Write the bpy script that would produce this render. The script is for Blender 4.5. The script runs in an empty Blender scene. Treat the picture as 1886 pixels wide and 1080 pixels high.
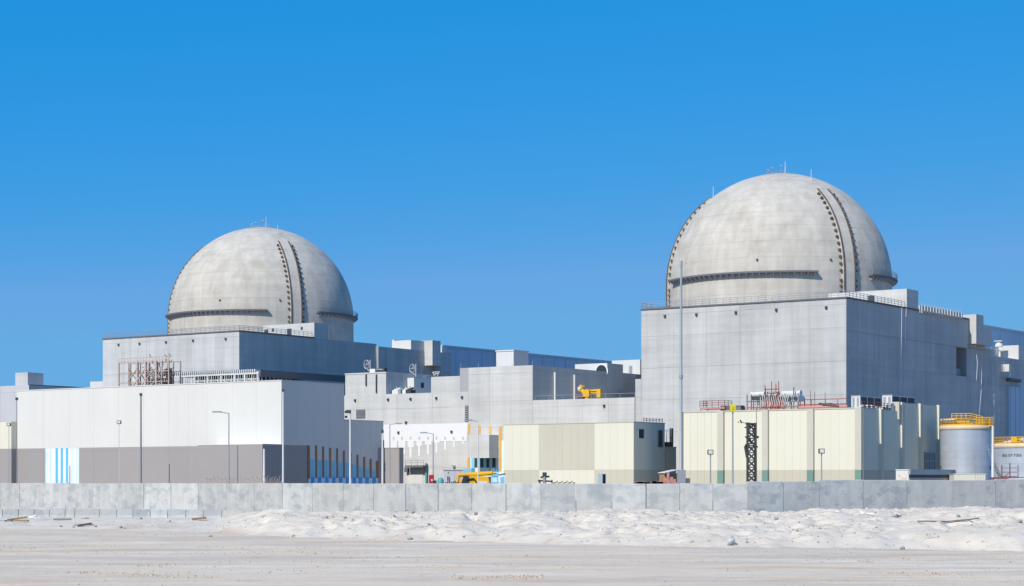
import bpy, math, random
import numpy as np
from mathutils import Vector, Matrix

random.seed(7)
SC = bpy.context.scene
COL = SC.collection
# ------------------------------------------------------------------ camera, sky, sun, exposure
F, CX, YH, CZ = 3640.0, 943.0, 890.0, 2.9          # focal length and picture centre in photo pixels, eye level, eye height
AL = math.radians(35.0)                            # the plant grid is turned 35 degrees to the view
SA, CA = math.sin(AL), math.cos(AL)
cam = bpy.data.cameras.new('camera'); camo = bpy.data.objects.new('camera', cam); COL.objects.link(camo)
camo.location = (0, 0, CZ); camo.rotation_euler = (math.pi/2, 0, 0)
cam.sensor_width = 36; cam.lens = 36*F/1886; cam.shift_y = (YH-540)/1886
cam.clip_start = 0.5; cam.clip_end = 20000
SC.camera = camo
EXPO = 0.15
SC.view_settings.view_transform = 'Standard'; SC.view_settings.look = 'None'
SC.view_settings.gamma = 1; SC.view_settings.use_curve_mapping = False
SC.view_settings.exposure = EXPO
SUN_EL = math.radians(41); SX, SY = -.588, -.809
world = bpy.data.worlds.new('World'); SC.world = world; world.use_nodes = True
nt = world.node_tree; bg = nt.nodes['Background']
sky = nt.nodes.new('ShaderNodeTexSky'); sky.sky_type = 'NISHITA'; sky.sun_disc = False
sky.sun_elevation = SUN_EL; sky.sun_rotation = math.radians(216)
sky.air_density = .6; sky.dust_density = 0; sky.ozone_density = 8; sky.altitude = 3000
sep = nt.nodes.new('ShaderNodeSeparateColor'); com = nt.nodes.new('ShaderNodeCombineColor')
nt.links.new(sky.outputs[0], sep.inputs[0])
# one even grade of the whole sky: deeper, more saturated blue (gain, reference, power per channel)
for i, (gain, ref, p) in enumerate([(.10, .12, 2.6), (.355, .24, .38), (.80, .52, .2)]):
    def mth(op, a, b):
        n = nt.nodes.new('ShaderNodeMath'); n.operation = op
        nt.links.new(a, n.inputs[0]); n.inputs[1].default_value = b
        return n.outputs[0]
    v = mth('MINIMUM', sep.outputs[i], (1.35, 3.6, 4.3)[i])
    v = mth('MULTIPLY', v, .1/ref)
    v = mth('POWER', v, p)
    v = mth('MULTIPLY', v, gain*10/2**EXPO)
    nt.links.new(v, com.inputs[i])
nt.links.new(com.outputs[0], bg.inputs[0]); bg.inputs[1].default_value = .1
sl = bpy.data.lights.new('sun', 'SUN'); slo = bpy.data.objects.new('sun', sl); COL.objects.link(slo)
sl.energy = 4.2; sl.angle = math.radians(.53); sl.color = (1, .94, .84)
slo.rotation_euler = Vector((SX*math.cos(SUN_EL), SY*math.cos(SUN_EL), math.sin(SUN_EL))).to_track_quat('Z', 'Y').to_euler()
slo.location = (-100, -100, 200)

# ------------------------------------------------------------------ helpers
def W(px, py, D): return Vector(((px-CX)/F*D, D, CZ+(YH-py)/F*D))
def ground_D(py, z=0.0): return (CZ-z)*F/(py-YH)

class Fr:
    """A building frame: origin on the ground at a corner seen at px, depth D; +x runs right along the sunlit face,
    +y runs away along the shaded face."""
    def __init__(s, px, D): s.X, s.D = (px-CX)/F*D, D
    def pt(s, u, v): return (s.X+u*CA+v*SA, s.D-u*SA+v*CA)
    def lx(s, px, v=0.0):
        x, d = s.pt(0, v); r = (px-CX)/F
        return -(x-r*d)/(CA+r*SA)
    def ly(s, px, u=0.0):
        x, d = s.pt(u, 0); r = (px-CX)/F
        return (r*d-x)/(SA-r*CA)
    def hz(s, py, u=0.0, v=0.0): return CZ+(YH-py)*s.pt(u, v)[1]/F
    def loc(s, u=0, v=0, z=0): x, y = s.pt(u, v); return (x, y, z)

class MB:
    def __init__(s): s.v = []; s.f = []; s.sm = []
    def add(s, vs, fs, smooth=False):
        b = len(s.v); s.v += [tuple(v) for v in vs]; s.f += [tuple(i+b for i in f) for f in fs]; s.sm += [smooth]*len(fs); return s
    def box(s, x0, x1, y0, y1, z0, z1):
        if x0 > x1: x0, x1 = x1, x0
        if y0 > y1: y0, y1 = y1, y0
        if z0 > z1: z0, z1 = z1, z0
        return s.add([(x0,y0,z0),(x1,y0,z0),(x1,y1,z0),(x0,y1,z0),(x0,y0,z1),(x1,y0,z1),(x1,y1,z1),(x0,y1,z1)],
                     [(0,3,2,1),(4,5,6,7),(0,1,5,4),(1,2,6,5),(2,3,7,6),(3,0,4,7)])
    def tube(s, p, q, r, n=6, r2=None):
        p, q = Vector(p), Vector(q); d = (q-p)
        if d.length < 1e-6: return s
        d.normalize(); a = d.orthogonal().normalized(); b = d.cross(a)
        r2 = r if r2 is None else r2
        ring = [(math.cos(2*math.pi*i/n), math.sin(2*math.pi*i/n)) for i in range(n)]
        vs = [p+(a*c+b*t)*r for c, t in ring]+[q+(a*c+b*t)*r2 for c, t in ring]
        fs = [(i, (i+1) % n, n+(i+1) % n, n+i) for i in range(n)]
        s.add(vs, fs, True)
        return s.add(vs, [tuple(range(n-1, -1, -1)), tuple(range(n, 2*n))])
    def lathe(s, prof, n=32, cx=0, cy=0, smooth=True, cap=True):
        m = len(prof); vs = []
        for r, z in prof:
            for i in range(n):
                t = 2*math.pi*i/n; vs.append((cx+r*math.cos(t), cy+r*math.sin(t), z))
        fs = [(j*n+i, j*n+(i+1) % n, (j+1)*n+(i+1) % n, (j+1)*n+i) for j in range(m-1) for i in range(n)]
        s.add(vs, fs, smooth)
        if cap:
            s.add(vs[:n], [tuple(range(n-1, -1, -1))]); s.add(vs[-n:], [tuple(range(n))])
        return s
    def prism(s, poly, z0, z1):
        n = len(poly); vs = [(x, y, z0) for x, y in poly]+[(x, y, z1) for x, y in poly]
        return s.add(vs, [tuple(range(n-1, -1, -1)), tuple(range(n, 2*n))]+[(i, (i+1) % n, n+(i+1) % n, n+i) for i in range(n)])
    def plate(s, poly, y0, y1):           # polygon in x-z, thickness in y
        n = len(poly); vs = [(x, y0, z) for x, z in poly]+[(x, y1, z) for x, z in poly]
        return s.add(vs, [tuple(range(n)), tuple(range(2*n-1, n-1, -1))]+[((i+1) % n, i, n+i, n+(i+1) % n) for i in range(n)])
    def mesh(s, name, m):
        me = bpy.data.meshes.new(name); me.from_pydata(s.v, [], s.f); me.materials.append(m)
        me.polygons.foreach_set('use_smooth', s.sm); me.update(); return me
    def build(s, name, m, parent=None, loc=None, label=None):
        return put(name, s.mesh(name, m), parent, loc, label)

def put(name, me, parent=None, loc=None, label=None, rotz=0):
    o = bpy.data.objects.new(name, me); COL.objects.link(o)
    if parent is not None: o.parent = parent
    if loc is not None: o.location = loc
    if rotz: o.rotation_euler = (0, 0, rotz)
    if label: o['label'] = label
    return o
def tag(o, label, cat, group=None):
    o['label'] = label; o['category'] = cat
    if group: o['group'] = group
    return o
def thing(name, label, cat, loc=(0, 0, 0), rotz=0, group=None):
    o = bpy.data.objects.new(name, None); COL.objects.link(o); o.empty_display_size = .1
    o.location = loc; o.rotation_euler = (0, 0, rotz)
    return tag(o, label, cat, group)
def copy_tree(o, parent=None):
    c = o.copy(); COL.objects.link(c)
    if parent is not None: c.parent = parent
    for ch in list(o.children): copy_tree(ch, c)
    return c

# ------------------------------------------------------------------ materials
def mat(name, rgb, rough=.7, metal=0.0, mott=.08, msc=.25, streak=0.0, ssc=.5, tint=.0, bump=0.0, bsc=3.0, stain=None, stain_sc=.06, stain_lo=.55, stain_hi=.7, stain_amt=.6, spec=.3, objoff=0, hband=0):
    """mott: cloudy colour variation; streak: vertical weather streaks; tint: a different tone per object; stain: patches of a second colour"""
    m = bpy.data.materials.new(name); m.use_nodes = True; n = m.node_tree; L = n.links
    b = n.nodes['Principled BSDF']; b.inputs['Roughness'].default_value = rough; b.inputs['Metallic'].default_value = metal
    b.inputs['Specular IOR Level'].default_value = spec
    def N(t): return n.nodes.new(t)
    geo = N('ShaderNodeNewGeometry'); oi = N('ShaderNodeObjectInfo')
    def noise(scale, detail=4, vscale=None):
        mp = N('ShaderNodeMapping'); mp.inputs['Scale'].default_value = vscale or (1, 1, 1)
        src = geo.outputs['Position']
        if objoff:
            ad = N('ShaderNodeVectorMath'); ad.operation = 'MULTIPLY_ADD'; L.new(oi.outputs['Random'], ad.inputs[0]); ad.inputs[1].default_value = (objoff, objoff*.7, objoff*1.3); L.new(src, ad.inputs[2]); src = ad.outputs[0]
        L.new(src, mp.inputs[0])
        t = N('ShaderNodeTexNoise'); t.inputs['Scale'].default_value = scale; t.inputs['Detail'].default_value = detail; t.inputs['Roughness'].default_value = .62
        L.new(mp.outputs[0], t.inputs['Vector']); return t.outputs['Fac']
    def ramp(fac, lo, hi, a, c):
        r = N('ShaderNodeMapRange'); r.inputs[1].default_value = lo; r.inputs[2].default_value = hi
        r.inputs[3].default_value = a; r.inputs[4].default_value = c; L.new(fac, r.inputs[0]); return r.outputs[0]
    def mul(a, c):
        x = N('ShaderNodeMath'); x.operation = 'MULTIPLY'; L.new(a, x.inputs[0]); L.new(c, x.inputs[1]); return x.outputs[0]
    val = ramp(noise(msc, 6), .3, .7, 1-mott, 1+mott)
    if streak: val = mul(val, ramp(noise(ssc, 5, (1, 1, .06)), .35, .65, 1-streak, 1+streak*.4))
    if hband: val = mul(val, ramp(noise(.9, 5, (.05, .05, 1)), .35, .65, 1-hband, 1+hband*.5))
    if tint: val = mul(val, ramp(oi.outputs['Random'], 0, 1, 1-tint, 1+tint))
    base = N('ShaderNodeRGB'); base.outputs[0].default_value = (*rgb, 1); c = base.outputs[0]
    if stain:
        mx = N('ShaderNodeMix'); mx.data_type = 'RGBA'; L.new(c, mx.inputs['A']); mx.inputs['B'].default_value = (*stain, 1)
        L.new(ramp(noise(stain_sc, 7, (1, 1, 1.8)), stain_lo, stain_hi, 0, stain_amt), mx.inputs['Factor']); c = mx.outputs['Result']
    vm = N('ShaderNodeVectorMath'); vm.operation = 'SCALE'; L.new(c, vm.inputs[0]); L.new(val, vm.inputs['Scale'])
    L.new(vm.outputs[0], b.inputs['Base Color'])
    if bump:
        bp = N('ShaderNodeBump'); bp.inputs['Strength'].default_value = bump; bp.inputs['Distance'].default_value = .05
        L.new(noise(bsc, 5), bp.inputs['Height']); L.new(bp.outputs[0], b.inputs['Normal'])
    return m

M = {}
M['conc']  = mat('concrete', (.495,.497,.487), .85, mott=.07, msc=.12, streak=.11, tint=.035, hband=.07, bump=.25, stain=(.33,.33,.335), stain_lo=.56, stain_hi=.75, stain_amt=.5)
M['concp'] = mat('concrete_pale', (.56,.55,.525), .85, mott=.06, msc=.15, streak=.08, tint=.03, hband=.07, bump=.2, stain=(.40,.40,.40), stain_lo=.55, stain_hi=.75, stain_amt=.45)
M['concw'] = mat('concrete_white', (.60,.60,.585), .85, mott=.05, msc=.2, streak=.04, tint=.02)
M['dome']  = mat('dome_concrete', (.505,.472,.415), .85, mott=.09, msc=.22, streak=.13, ssc=.5, tint=.012, hband=.07, bump=.2, stain=(.37,.315,.24), stain_sc=.13, stain_lo=.52, stain_hi=.72, stain_amt=.5)
M['joint'] = mat('joint_concrete', (.36,.36,.365), .9, mott=.05)  # darker grey concrete behind the panels, seen in their joints
M['coping']= mat('dark_coping', (.13,.135,.15), .7, mott=.05)
M['cladw'] = mat('white_cladding', (.645,.635,.60), .75, mott=.025, msc=.08, streak=.02, tint=.012)
M['cladt'] = mat('taupe_cladding', (.335,.31,.305), .75, mott=.03, msc=.1, tint=.02)
M['cladc'] = mat('cream_cladding', (.68,.655,.535), .75, mott=.02, msc=.1, tint=.012)
M['cladb'] = mat('beige_cladding', (.53,.50,.40), .75, mott=.03, msc=.1, tint=.015)
M['pil']   = mat('olive_cream_cladding', (.53,.51,.43), .55, mott=.03)
M['pilb'] = mat('brown_pilaster_cladding', (.30,.265,.21), .7)
M['green'] = mat('green_paint', (.17,.28,.24), .5)
M['blueclad'] = mat('blue_cladding', (.42,.54,.65), .5, mott=.04, msc=.08, streak=.05)
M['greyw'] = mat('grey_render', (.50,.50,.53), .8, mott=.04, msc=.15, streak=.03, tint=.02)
M['steel'] = mat('galvanised_steel', (.42,.43,.44), .45, .55, mott=.05, tint=.05)
M['anch'] = mat('anchor_cap', (.11,.105,.10), .7, tint=.3)
M['pgrey'] = mat('grey_pole_paint', (.22,.22,.23), .5)
M['dsteel']= mat('dark_steel', (.06,.065,.07), .6, .2, tint=.1)
M['bsteel']= mat('brown_steel', (.16,.13,.12), .7, tint=.1)
M['rust']  = mat('rust_brown', (.12,.09,.075), .8, mott=.2, msc=1.0)
M['wsteel']= mat('white_steel', (.64,.64,.61), .75, tint=.04)
M['tansteel'] = mat('pinkish_scaffold', (.44,.345,.29), .7, mott=.15, msc=.6, tint=.1)
M['red']   = mat('red_paint', (.30,.075,.07), .6, tint=.1)
M['pink']  = mat('faded_red_paint', (.50,.24,.21), .7, mott=.1)
M['yellow']= mat('yellow_paint', (.72,.40,.02), .45, tint=.05)
M['lime']  = mat('yellow_green_paint', (.62,.62,.04), .5)
M['orange']= mat('ochre_paint', (.70,.40,.09), .6, tint=.04)
M['brownp']= mat('brown_paint', (.30,.17,.10), .7, tint=.08)
M['bluep'] = mat('mid_blue_paint', (.24,.54,.72), .6, tint=.04)
M['blued'] = mat('deep_blue_paint', (.06,.36,.82), .6, tint=.04)
M['bluel'] = mat('pale_blue_paint', (.60,.76,.84), .6, tint=.02)
M['cyan']  = mat('cyan_paint', (.10,.48,.78), .5)
M['whitep']= mat('white_paint', (.74,.735,.72), .8, mott=.03)
M['crim']  = mat('crimson_paint', (.42,.015,.05), .5)
M['teal']  = mat('teal_paint', (.10,.36,.36), .5)
M['glass'] = mat('dark_glass', (.03,.04,.05), .15, spec=.6)
M['black'] = mat('black_rubber', (.02,.02,.022), .8)
M['roof']  = mat('roof_sheet', (.17,.155,.155), .7, mott=.08)
M['tank']  = mat('tank_cladding', (.58,.61,.66), .38, .45, mott=.05, msc=.5, streak=.05, tint=.05)
M['tanrim']= mat('tan_rim', (.66,.52,.34), .6, mott=.08, msc=1.0)
M['wood']  = mat('weathered_plank', (.30,.19,.11), .85, mott=.2, msc=3)
M['rock']  = mat('grey_rock', (.30,.28,.26), .9, mott=.25, msc=3, tint=.25)
M['rope']  = mat('white_rope', (.72,.74,.77), .8)
M['fence'] = mat('precast_concrete', (.465,.468,.452), .85, mott=.10, msc=1.1, streak=.09, ssc=1.4, tint=.10, bump=.3, bsc=4, stain=(.35,.37,.38), stain_sc=.55, stain_lo=.515, stain_hi=.575, stain_amt=.75, objoff=60)
M['fenced']= mat('precast_concrete_grey', (.465,.475,.46), .85, mott=.10, msc=1.1, streak=.10, ssc=1.4, tint=.09, bump=.3, bsc=4, stain=(.31,.335,.355), stain_sc=.6, stain_lo=.52, stain_hi=.59, stain_amt=.7, objoff=60)

# ------------------------------------------------------------------ ground and sand bank
def vnoise(x, y, seed):
    xi = np.floor(x).astype(np.int64); yi = np.floor(y).astype(np.int64); fx = x-xi; fy = y-yi
    fx = fx*fx*(3-2*fx); fy = fy*fy*(3-2*fy)
    def h(a, b):
        n = (a*374761393+b*668265263+seed*974711) & 0x7fffffff
        n = ((n ^ (n >> 13))*1274126177) & 0x7fffffff
        return ((n ^ (n >> 16)) & 0xffff)/65535.0
    return (h(xi, yi)*(1-fx)+h(xi+1, yi)*fx)*(1-fy)+(h(xi, yi+1)*(1-fx)+h(xi+1, yi+1)*fx)*fy
def fbm(x, y, seed, oct=5, ridged=False):
    s = 0; a = .5; t = 0
    for o in range(oct):
        n = vnoise(x, y, seed+o)
        if ridged: n = 1-np.abs(2*n-1)
        s = s+a*n; t += a; a *= .5; x = x*2.03+17.1; y = y*2.03+9.7
    return s/t
def ground_h(x, y):
    near = np.clip((134-y)/14, 0, 1)*np.clip((y-20)/20, 0, 1)
    h = (fbm(x*.10, y*.16, 3, 4)-.5)*.16 + (fbm(x*.35, y*.9, 11, 4)-.5)*.09 + (fbm(x*1.3, y*2.2, 21, 3)-.5)*.035
    for y0, k, a, ph in ((58, .035, 1.2, 0), (59.9, .035, 1.2, 0), (67, -.02, 1.6, 2), (68.9, -.02, 1.6, 2), (77, .05, 2.0, 4), (78.9, .05, 2.0, 4), (88, .01, 1.0, 1), (89.9, .01, 1.0, 1)):
        d = y-(y0+k*x+a*np.sin(x*.06+ph))                                  # wheel ruts with pushed-up edges
        h = h + (-.045*np.exp(-(d/.22)**2)+.03*np.exp(-((np.abs(d)-.45)/.2)**2))*np.clip(fbm(x*.12, x*0+y0, 91, 3)*2-.35, 0, 1)
    return h*near
# foot line and crest of the bank, from the photograph, as functions of the bearing x/y
BX = [-30,   -18, -14, -7, 1.5, 11, 22, 40]
FOOT = [125, 117, 109, 103, 93.5, 87.5, 85.5, 84]
CREST_PX = [0, 300, 370, 430, 520, 600, 700, 780, 850, 905, 980, 1050, 1120, 1250, 1380, 1450, 1520, 1600, 1660, 1720, 1800, 1850, 1990]
CREST_Y  = [966, 968, 962, 949, 937, 943, 941, 946, 941, 948, 943, 952, 946, 953, 955, 956, 949, 944, 950, 944, 937, 941, 939]
def bank_h(x, y):
    px = CX+x/np.maximum(y, 1)*F
    foot = np.interp(x, BX, FOOT) + (fbm(x*.22, x*0+4.2, 31, 4)-.5)*5 + (fbm(x*.8, y*.3, 33, 3)-.5)*2.0
    cd = foot+15
    cz = CZ-(np.interp(px, CREST_PX, CREST_Y)-YH)*(cd+2)/F + (fbm(x*.5, y*.25, 35, 4)-.5)*.22
    cz = np.maximum(cz, .42)
    t = np.clip((y-foot)/15.0, -.3, 1)
    prof = np.where(t < 0, t*1.2, np.where(t < .36, 0.60*np.sin(np.clip(t/.36, 0, 1)*math.pi/2)**1.15, .60+.40*np.clip((t-.36)/.64, 0, 1)**.8))
    h = cz*prof
    back = np.clip((y-cd)/18, 0, 1); h = h-np.where(y > cd, back*cz*.35, 0)
    amp = np.clip(t*3, 0, 1)*np.clip(cz*.9, .15, 1)
    msk = np.clip((fbm(x*.16, y*.3, 61, 3)-.42)*5, .1, 1)
    lump = (fbm(x*.42, y*.42, 41, 5)-.5)*.30 + (fbm(x*1.3+3, y*1.6, 45, 4, True)-.55)*.52*msk*np.clip(.55+(px-500)/900, .5, 1.15)
    ero = np.clip(fbm(x*.9, y*.6, 51, 4)-.52, 0, 1)*(-1.3)
    return h + amp*(lump + ero*.8) - .03

def grid(name, xs, ys, fn, m, kind='structure', smooth=True):
    X, Y = np.meshgrid(xs, ys); Z = fn(X, Y)
    nx, ny = len(xs), len(ys)
    co = np.stack([X, Y, Z], -1).reshape(-1, 3)
    i = np.arange((ny-1)*(nx-1)); r, c = i//(nx-1), i % (nx-1); a = r*nx+c
    q = np.stack([a, a+1, a+nx+1, a+nx], -1)
    me = bpy.data.meshes.new(name); me.vertices.add(len(co)); me.vertices.foreach_set('co', co.ravel().astype(np.float32))
    me.loops.add(q.size); me.loops.foreach_set('vertex_index', q.ravel().astype(np.int32))
    me.polygons.add(len(q)); me.polygons.foreach_set('loop_start', np.arange(0, q.size, 4, dtype=np.int32))
    me.polygons.foreach_set('use_smooth', np.full(len(q), smooth)); me.update(calc_edges=True); me.materials.append(m)
    o = put(name, me); o['kind'] = kind; return o

def sand_mat(name, cols, bank=False):
    m = bpy.data.materials.new(name); m.use_nodes = True; n = m.node_tree; L = n.links
    b = n.nodes['Principled BSDF']; b.inputs['Roughness'].default_value = .95; b.inputs['Specular IOR Level'].default_value = .1
    N = n.nodes.new; geo = N('ShaderNodeNewGeometry')
    def noise(sc, vs, det=6, rough=.6):
        mp = N('ShaderNodeMapping'); mp.inputs['Scale'].default_value = vs; mp.inputs['Rotation'].default_value = (0, 0, .06*sc); L.new(geo.outputs['Position'], mp.inputs[0])
        t = N('ShaderNodeTexNoise'); t.inputs['Scale'].default_value = sc; t.inputs['Detail'].default_value = det; t.inputs['Roughness'].default_value = rough
        L.new(mp.outputs[0], t.inputs['Vector']); return t.outputs['Fac']
    def rng(f, lo, hi, a=0, c=1):
        r = N('ShaderNodeMapRange'); r.inputs[1].default_value = lo; r.inputs[2].default_value = hi; r.inputs[3].default_value = a; r.inputs[4].default_value = c
        L.new(f, r.inputs[0]); return r.outputs[0]
    def mix(a, col, fac):
        x = N('ShaderNodeMix'); x.data_type = 'RGBA'; L.new(a, x.inputs['A']); x.inputs['B'].default_value = (*col, 1); L.new(fac, x.inputs['Factor']); return x.outputs['Result']
    base = N('ShaderNodeRGB'); base.outputs[0].default_value = (*cols[0], 1); c = base.outputs[0]
    if not bank:
        c = mix(c, cols[1], rng(noise(.22, (.30, .8, 1), 8, .68), .46, .60))            # grey wheel-worn bands
        c = mix(c, cols[2], rng(noise(.30, (.16, 1.1, 1), 8, .68), .54, .66, 0, .85))  # pale dusty strips
        c = mix(c, cols[3], rng(noise(.16, (.20, 1, 1), 9, .68), .54, .64, 0, .8))   # brown soil
        c = mix(c, cols[4], rng(noise(1.3, (.22, 1, 1), 8, .75), .57, .66, 0, .6))
    else:
        c = mix(c, cols[1], rng(noise(.35, (1, 1, 1.5), 8), .52, .68, 0, .6))
        c = mix(c, cols[2], rng(noise(1.4, (.8, 1, 2.2), 10, .8), .55, .63, 0, .8))  # crevice shade put into the sand colour as dark noise patches
        c = mix(c, cols[3], rng(noise(.12, (1, 1, 2), 4), .56, .70, 0, .5))
        sp = N('ShaderNodeSeparateXYZ'); L.new(geo.outputs['Position'], sp.inputs[0])
        pr = N('ShaderNodeMath'); pr.operation = 'MULTIPLY'
        L.new(rng(sp.outputs['Z'], .04, .30, 1, 0), pr.inputs[0]); L.new(rng(noise(.25, (1, .3, 1), 6), .48, .62, 0, .8), pr.inputs[1])
        c = mix(c, (.55, .40, .28), pr.outputs[0])       # reddish soil along the toe
    L.new(c, b.inputs['Base Color'])
    bp = N('ShaderNodeBump'); bp.inputs['Strength'].default_value = .6; bp.inputs['Distance'].default_value = .06
    L.new(noise(4.0, (1, 1, 1), 8, .7), bp.inputs['Height']); L.new(bp.outputs[0], b.inputs['Normal'])
    return m
M['ground'] = sand_mat('packed_sand', [(.66,.55,.425), (.555,.475,.385), (.75,.66,.555), (.53,.40,.275), (.42,.315,.215)])
M['bank'] = sand_mat('white_sand', [(.66,.585,.485), (.55,.475,.385), (.35,.295,.24), (.62,.53,.43)], True)
def spread(a, b, step, far):
    c = np.arange(a, b+1e-6, step); g = np.geomspace(1, far, 22)
    return np.concatenate([a-g[::-1]*step*4, c, b+g*step*4])
grid('ground', spread(-64, 64, .32, 7000), spread(44, 135, .26, 9000), ground_h, M['ground'])
grid('sand_bank', np.arange(-62, 46, .19), np.arange(80, 150, .19), bank_h, M['bank'])
def surf(x, y):
    x = np.array([float(x)]); y = np.array([float(y)])
    z = float(ground_h(x, y)[0])
    if 80 < y[0] < 150: z = max(z, float(bank_h(x, y)[0]))
    return z
def on_ground(px, py):
    D = np.arange(50, 149, .1); X = (px-CX)/F*D; z = np.maximum(ground_h(X, D), bank_h(X, D))
    hit = np.nonzero(CZ+(YH-py)/F*D <= z)[0]; k = hit[0] if len(hit) else len(D)-1
    return Vector((X[k], D[k], z[k]))

# unseen brown sheet behind the wall, added to set bounce onto the buildings
M['bounce'] = mat('bounce_sheet_brown', (.27,.21,.15), .95, mott=.15, msc=.2, bump=.3)
# ------------------------------------------------------------------ wall panels
_pan = {}
def panel_mesh(w, h, face, name, m, th):
    k = (round(w, 2), round(h, 2), face, name, m.name, th)
    if k not in _pan:
        w, h = k[0], k[1]; b = MB()
        if face == 'S': b.box(0, w, 0, th, 0, h)
        else: b.box(-th, 0, 0, w, 0, h)
        _pan[k] = b.mesh(name, m)
    return _pan[k]
def panels(parent, face, const, a0, a1, z0, z1, na, nz, m, name='concrete_panel', gap=.035, th=.10, proud=.04, hole=None, jit=.012):
    """a sheet of separate panels with open joints on a sunlit ('S', plane y=const) or shaded ('E', plane x=const) face"""
    ae = np.linspace(a0, a1, na+1) if isinstance(na, int) else na
    ze = np.linspace(z0, z1, nz+1) if isinstance(nz, int) else nz
    for i in range(len(ae)-1):
        for j in range(len(ze)-1):
            if hole and ae[i] > hole[0]-.01 and ae[i+1] < hole[1]+.01 and ze[j] > hole[2]-.01 and ze[j+1] < hole[3]+.01: continue
            me = panel_mesh(ae[i+1]-ae[i]-gap, ze[j+1]-ze[j]-gap, face, name, m, th)
            p = proud+random.uniform(-jit, jit)
            loc = (ae[i]+gap/2, const-p, ze[j]+gap/2) if face == 'S' else (const+p, ae[i]+gap/2, ze[j]+gap/2)
            put(name, me, parent, loc)
def rail_pts(b, pts, h=1.1, sp=2.0, r=.045, rails=(.55, 1.1)):
    for p, q in zip(pts[:-1], pts[1:]):
        p, q = Vector(p), Vector(q); n = max(1, int((q-p).length/sp))
        for i in range(n+1):
            a = p.lerp(q, i/n); b.tube(a, a+Vector((0, 0, h)), r, 5)
        for z in rails: b.tube(p+Vector((0, 0, z)), q+Vector((0, 0, z)), r*.9, 5)
    return b

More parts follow.
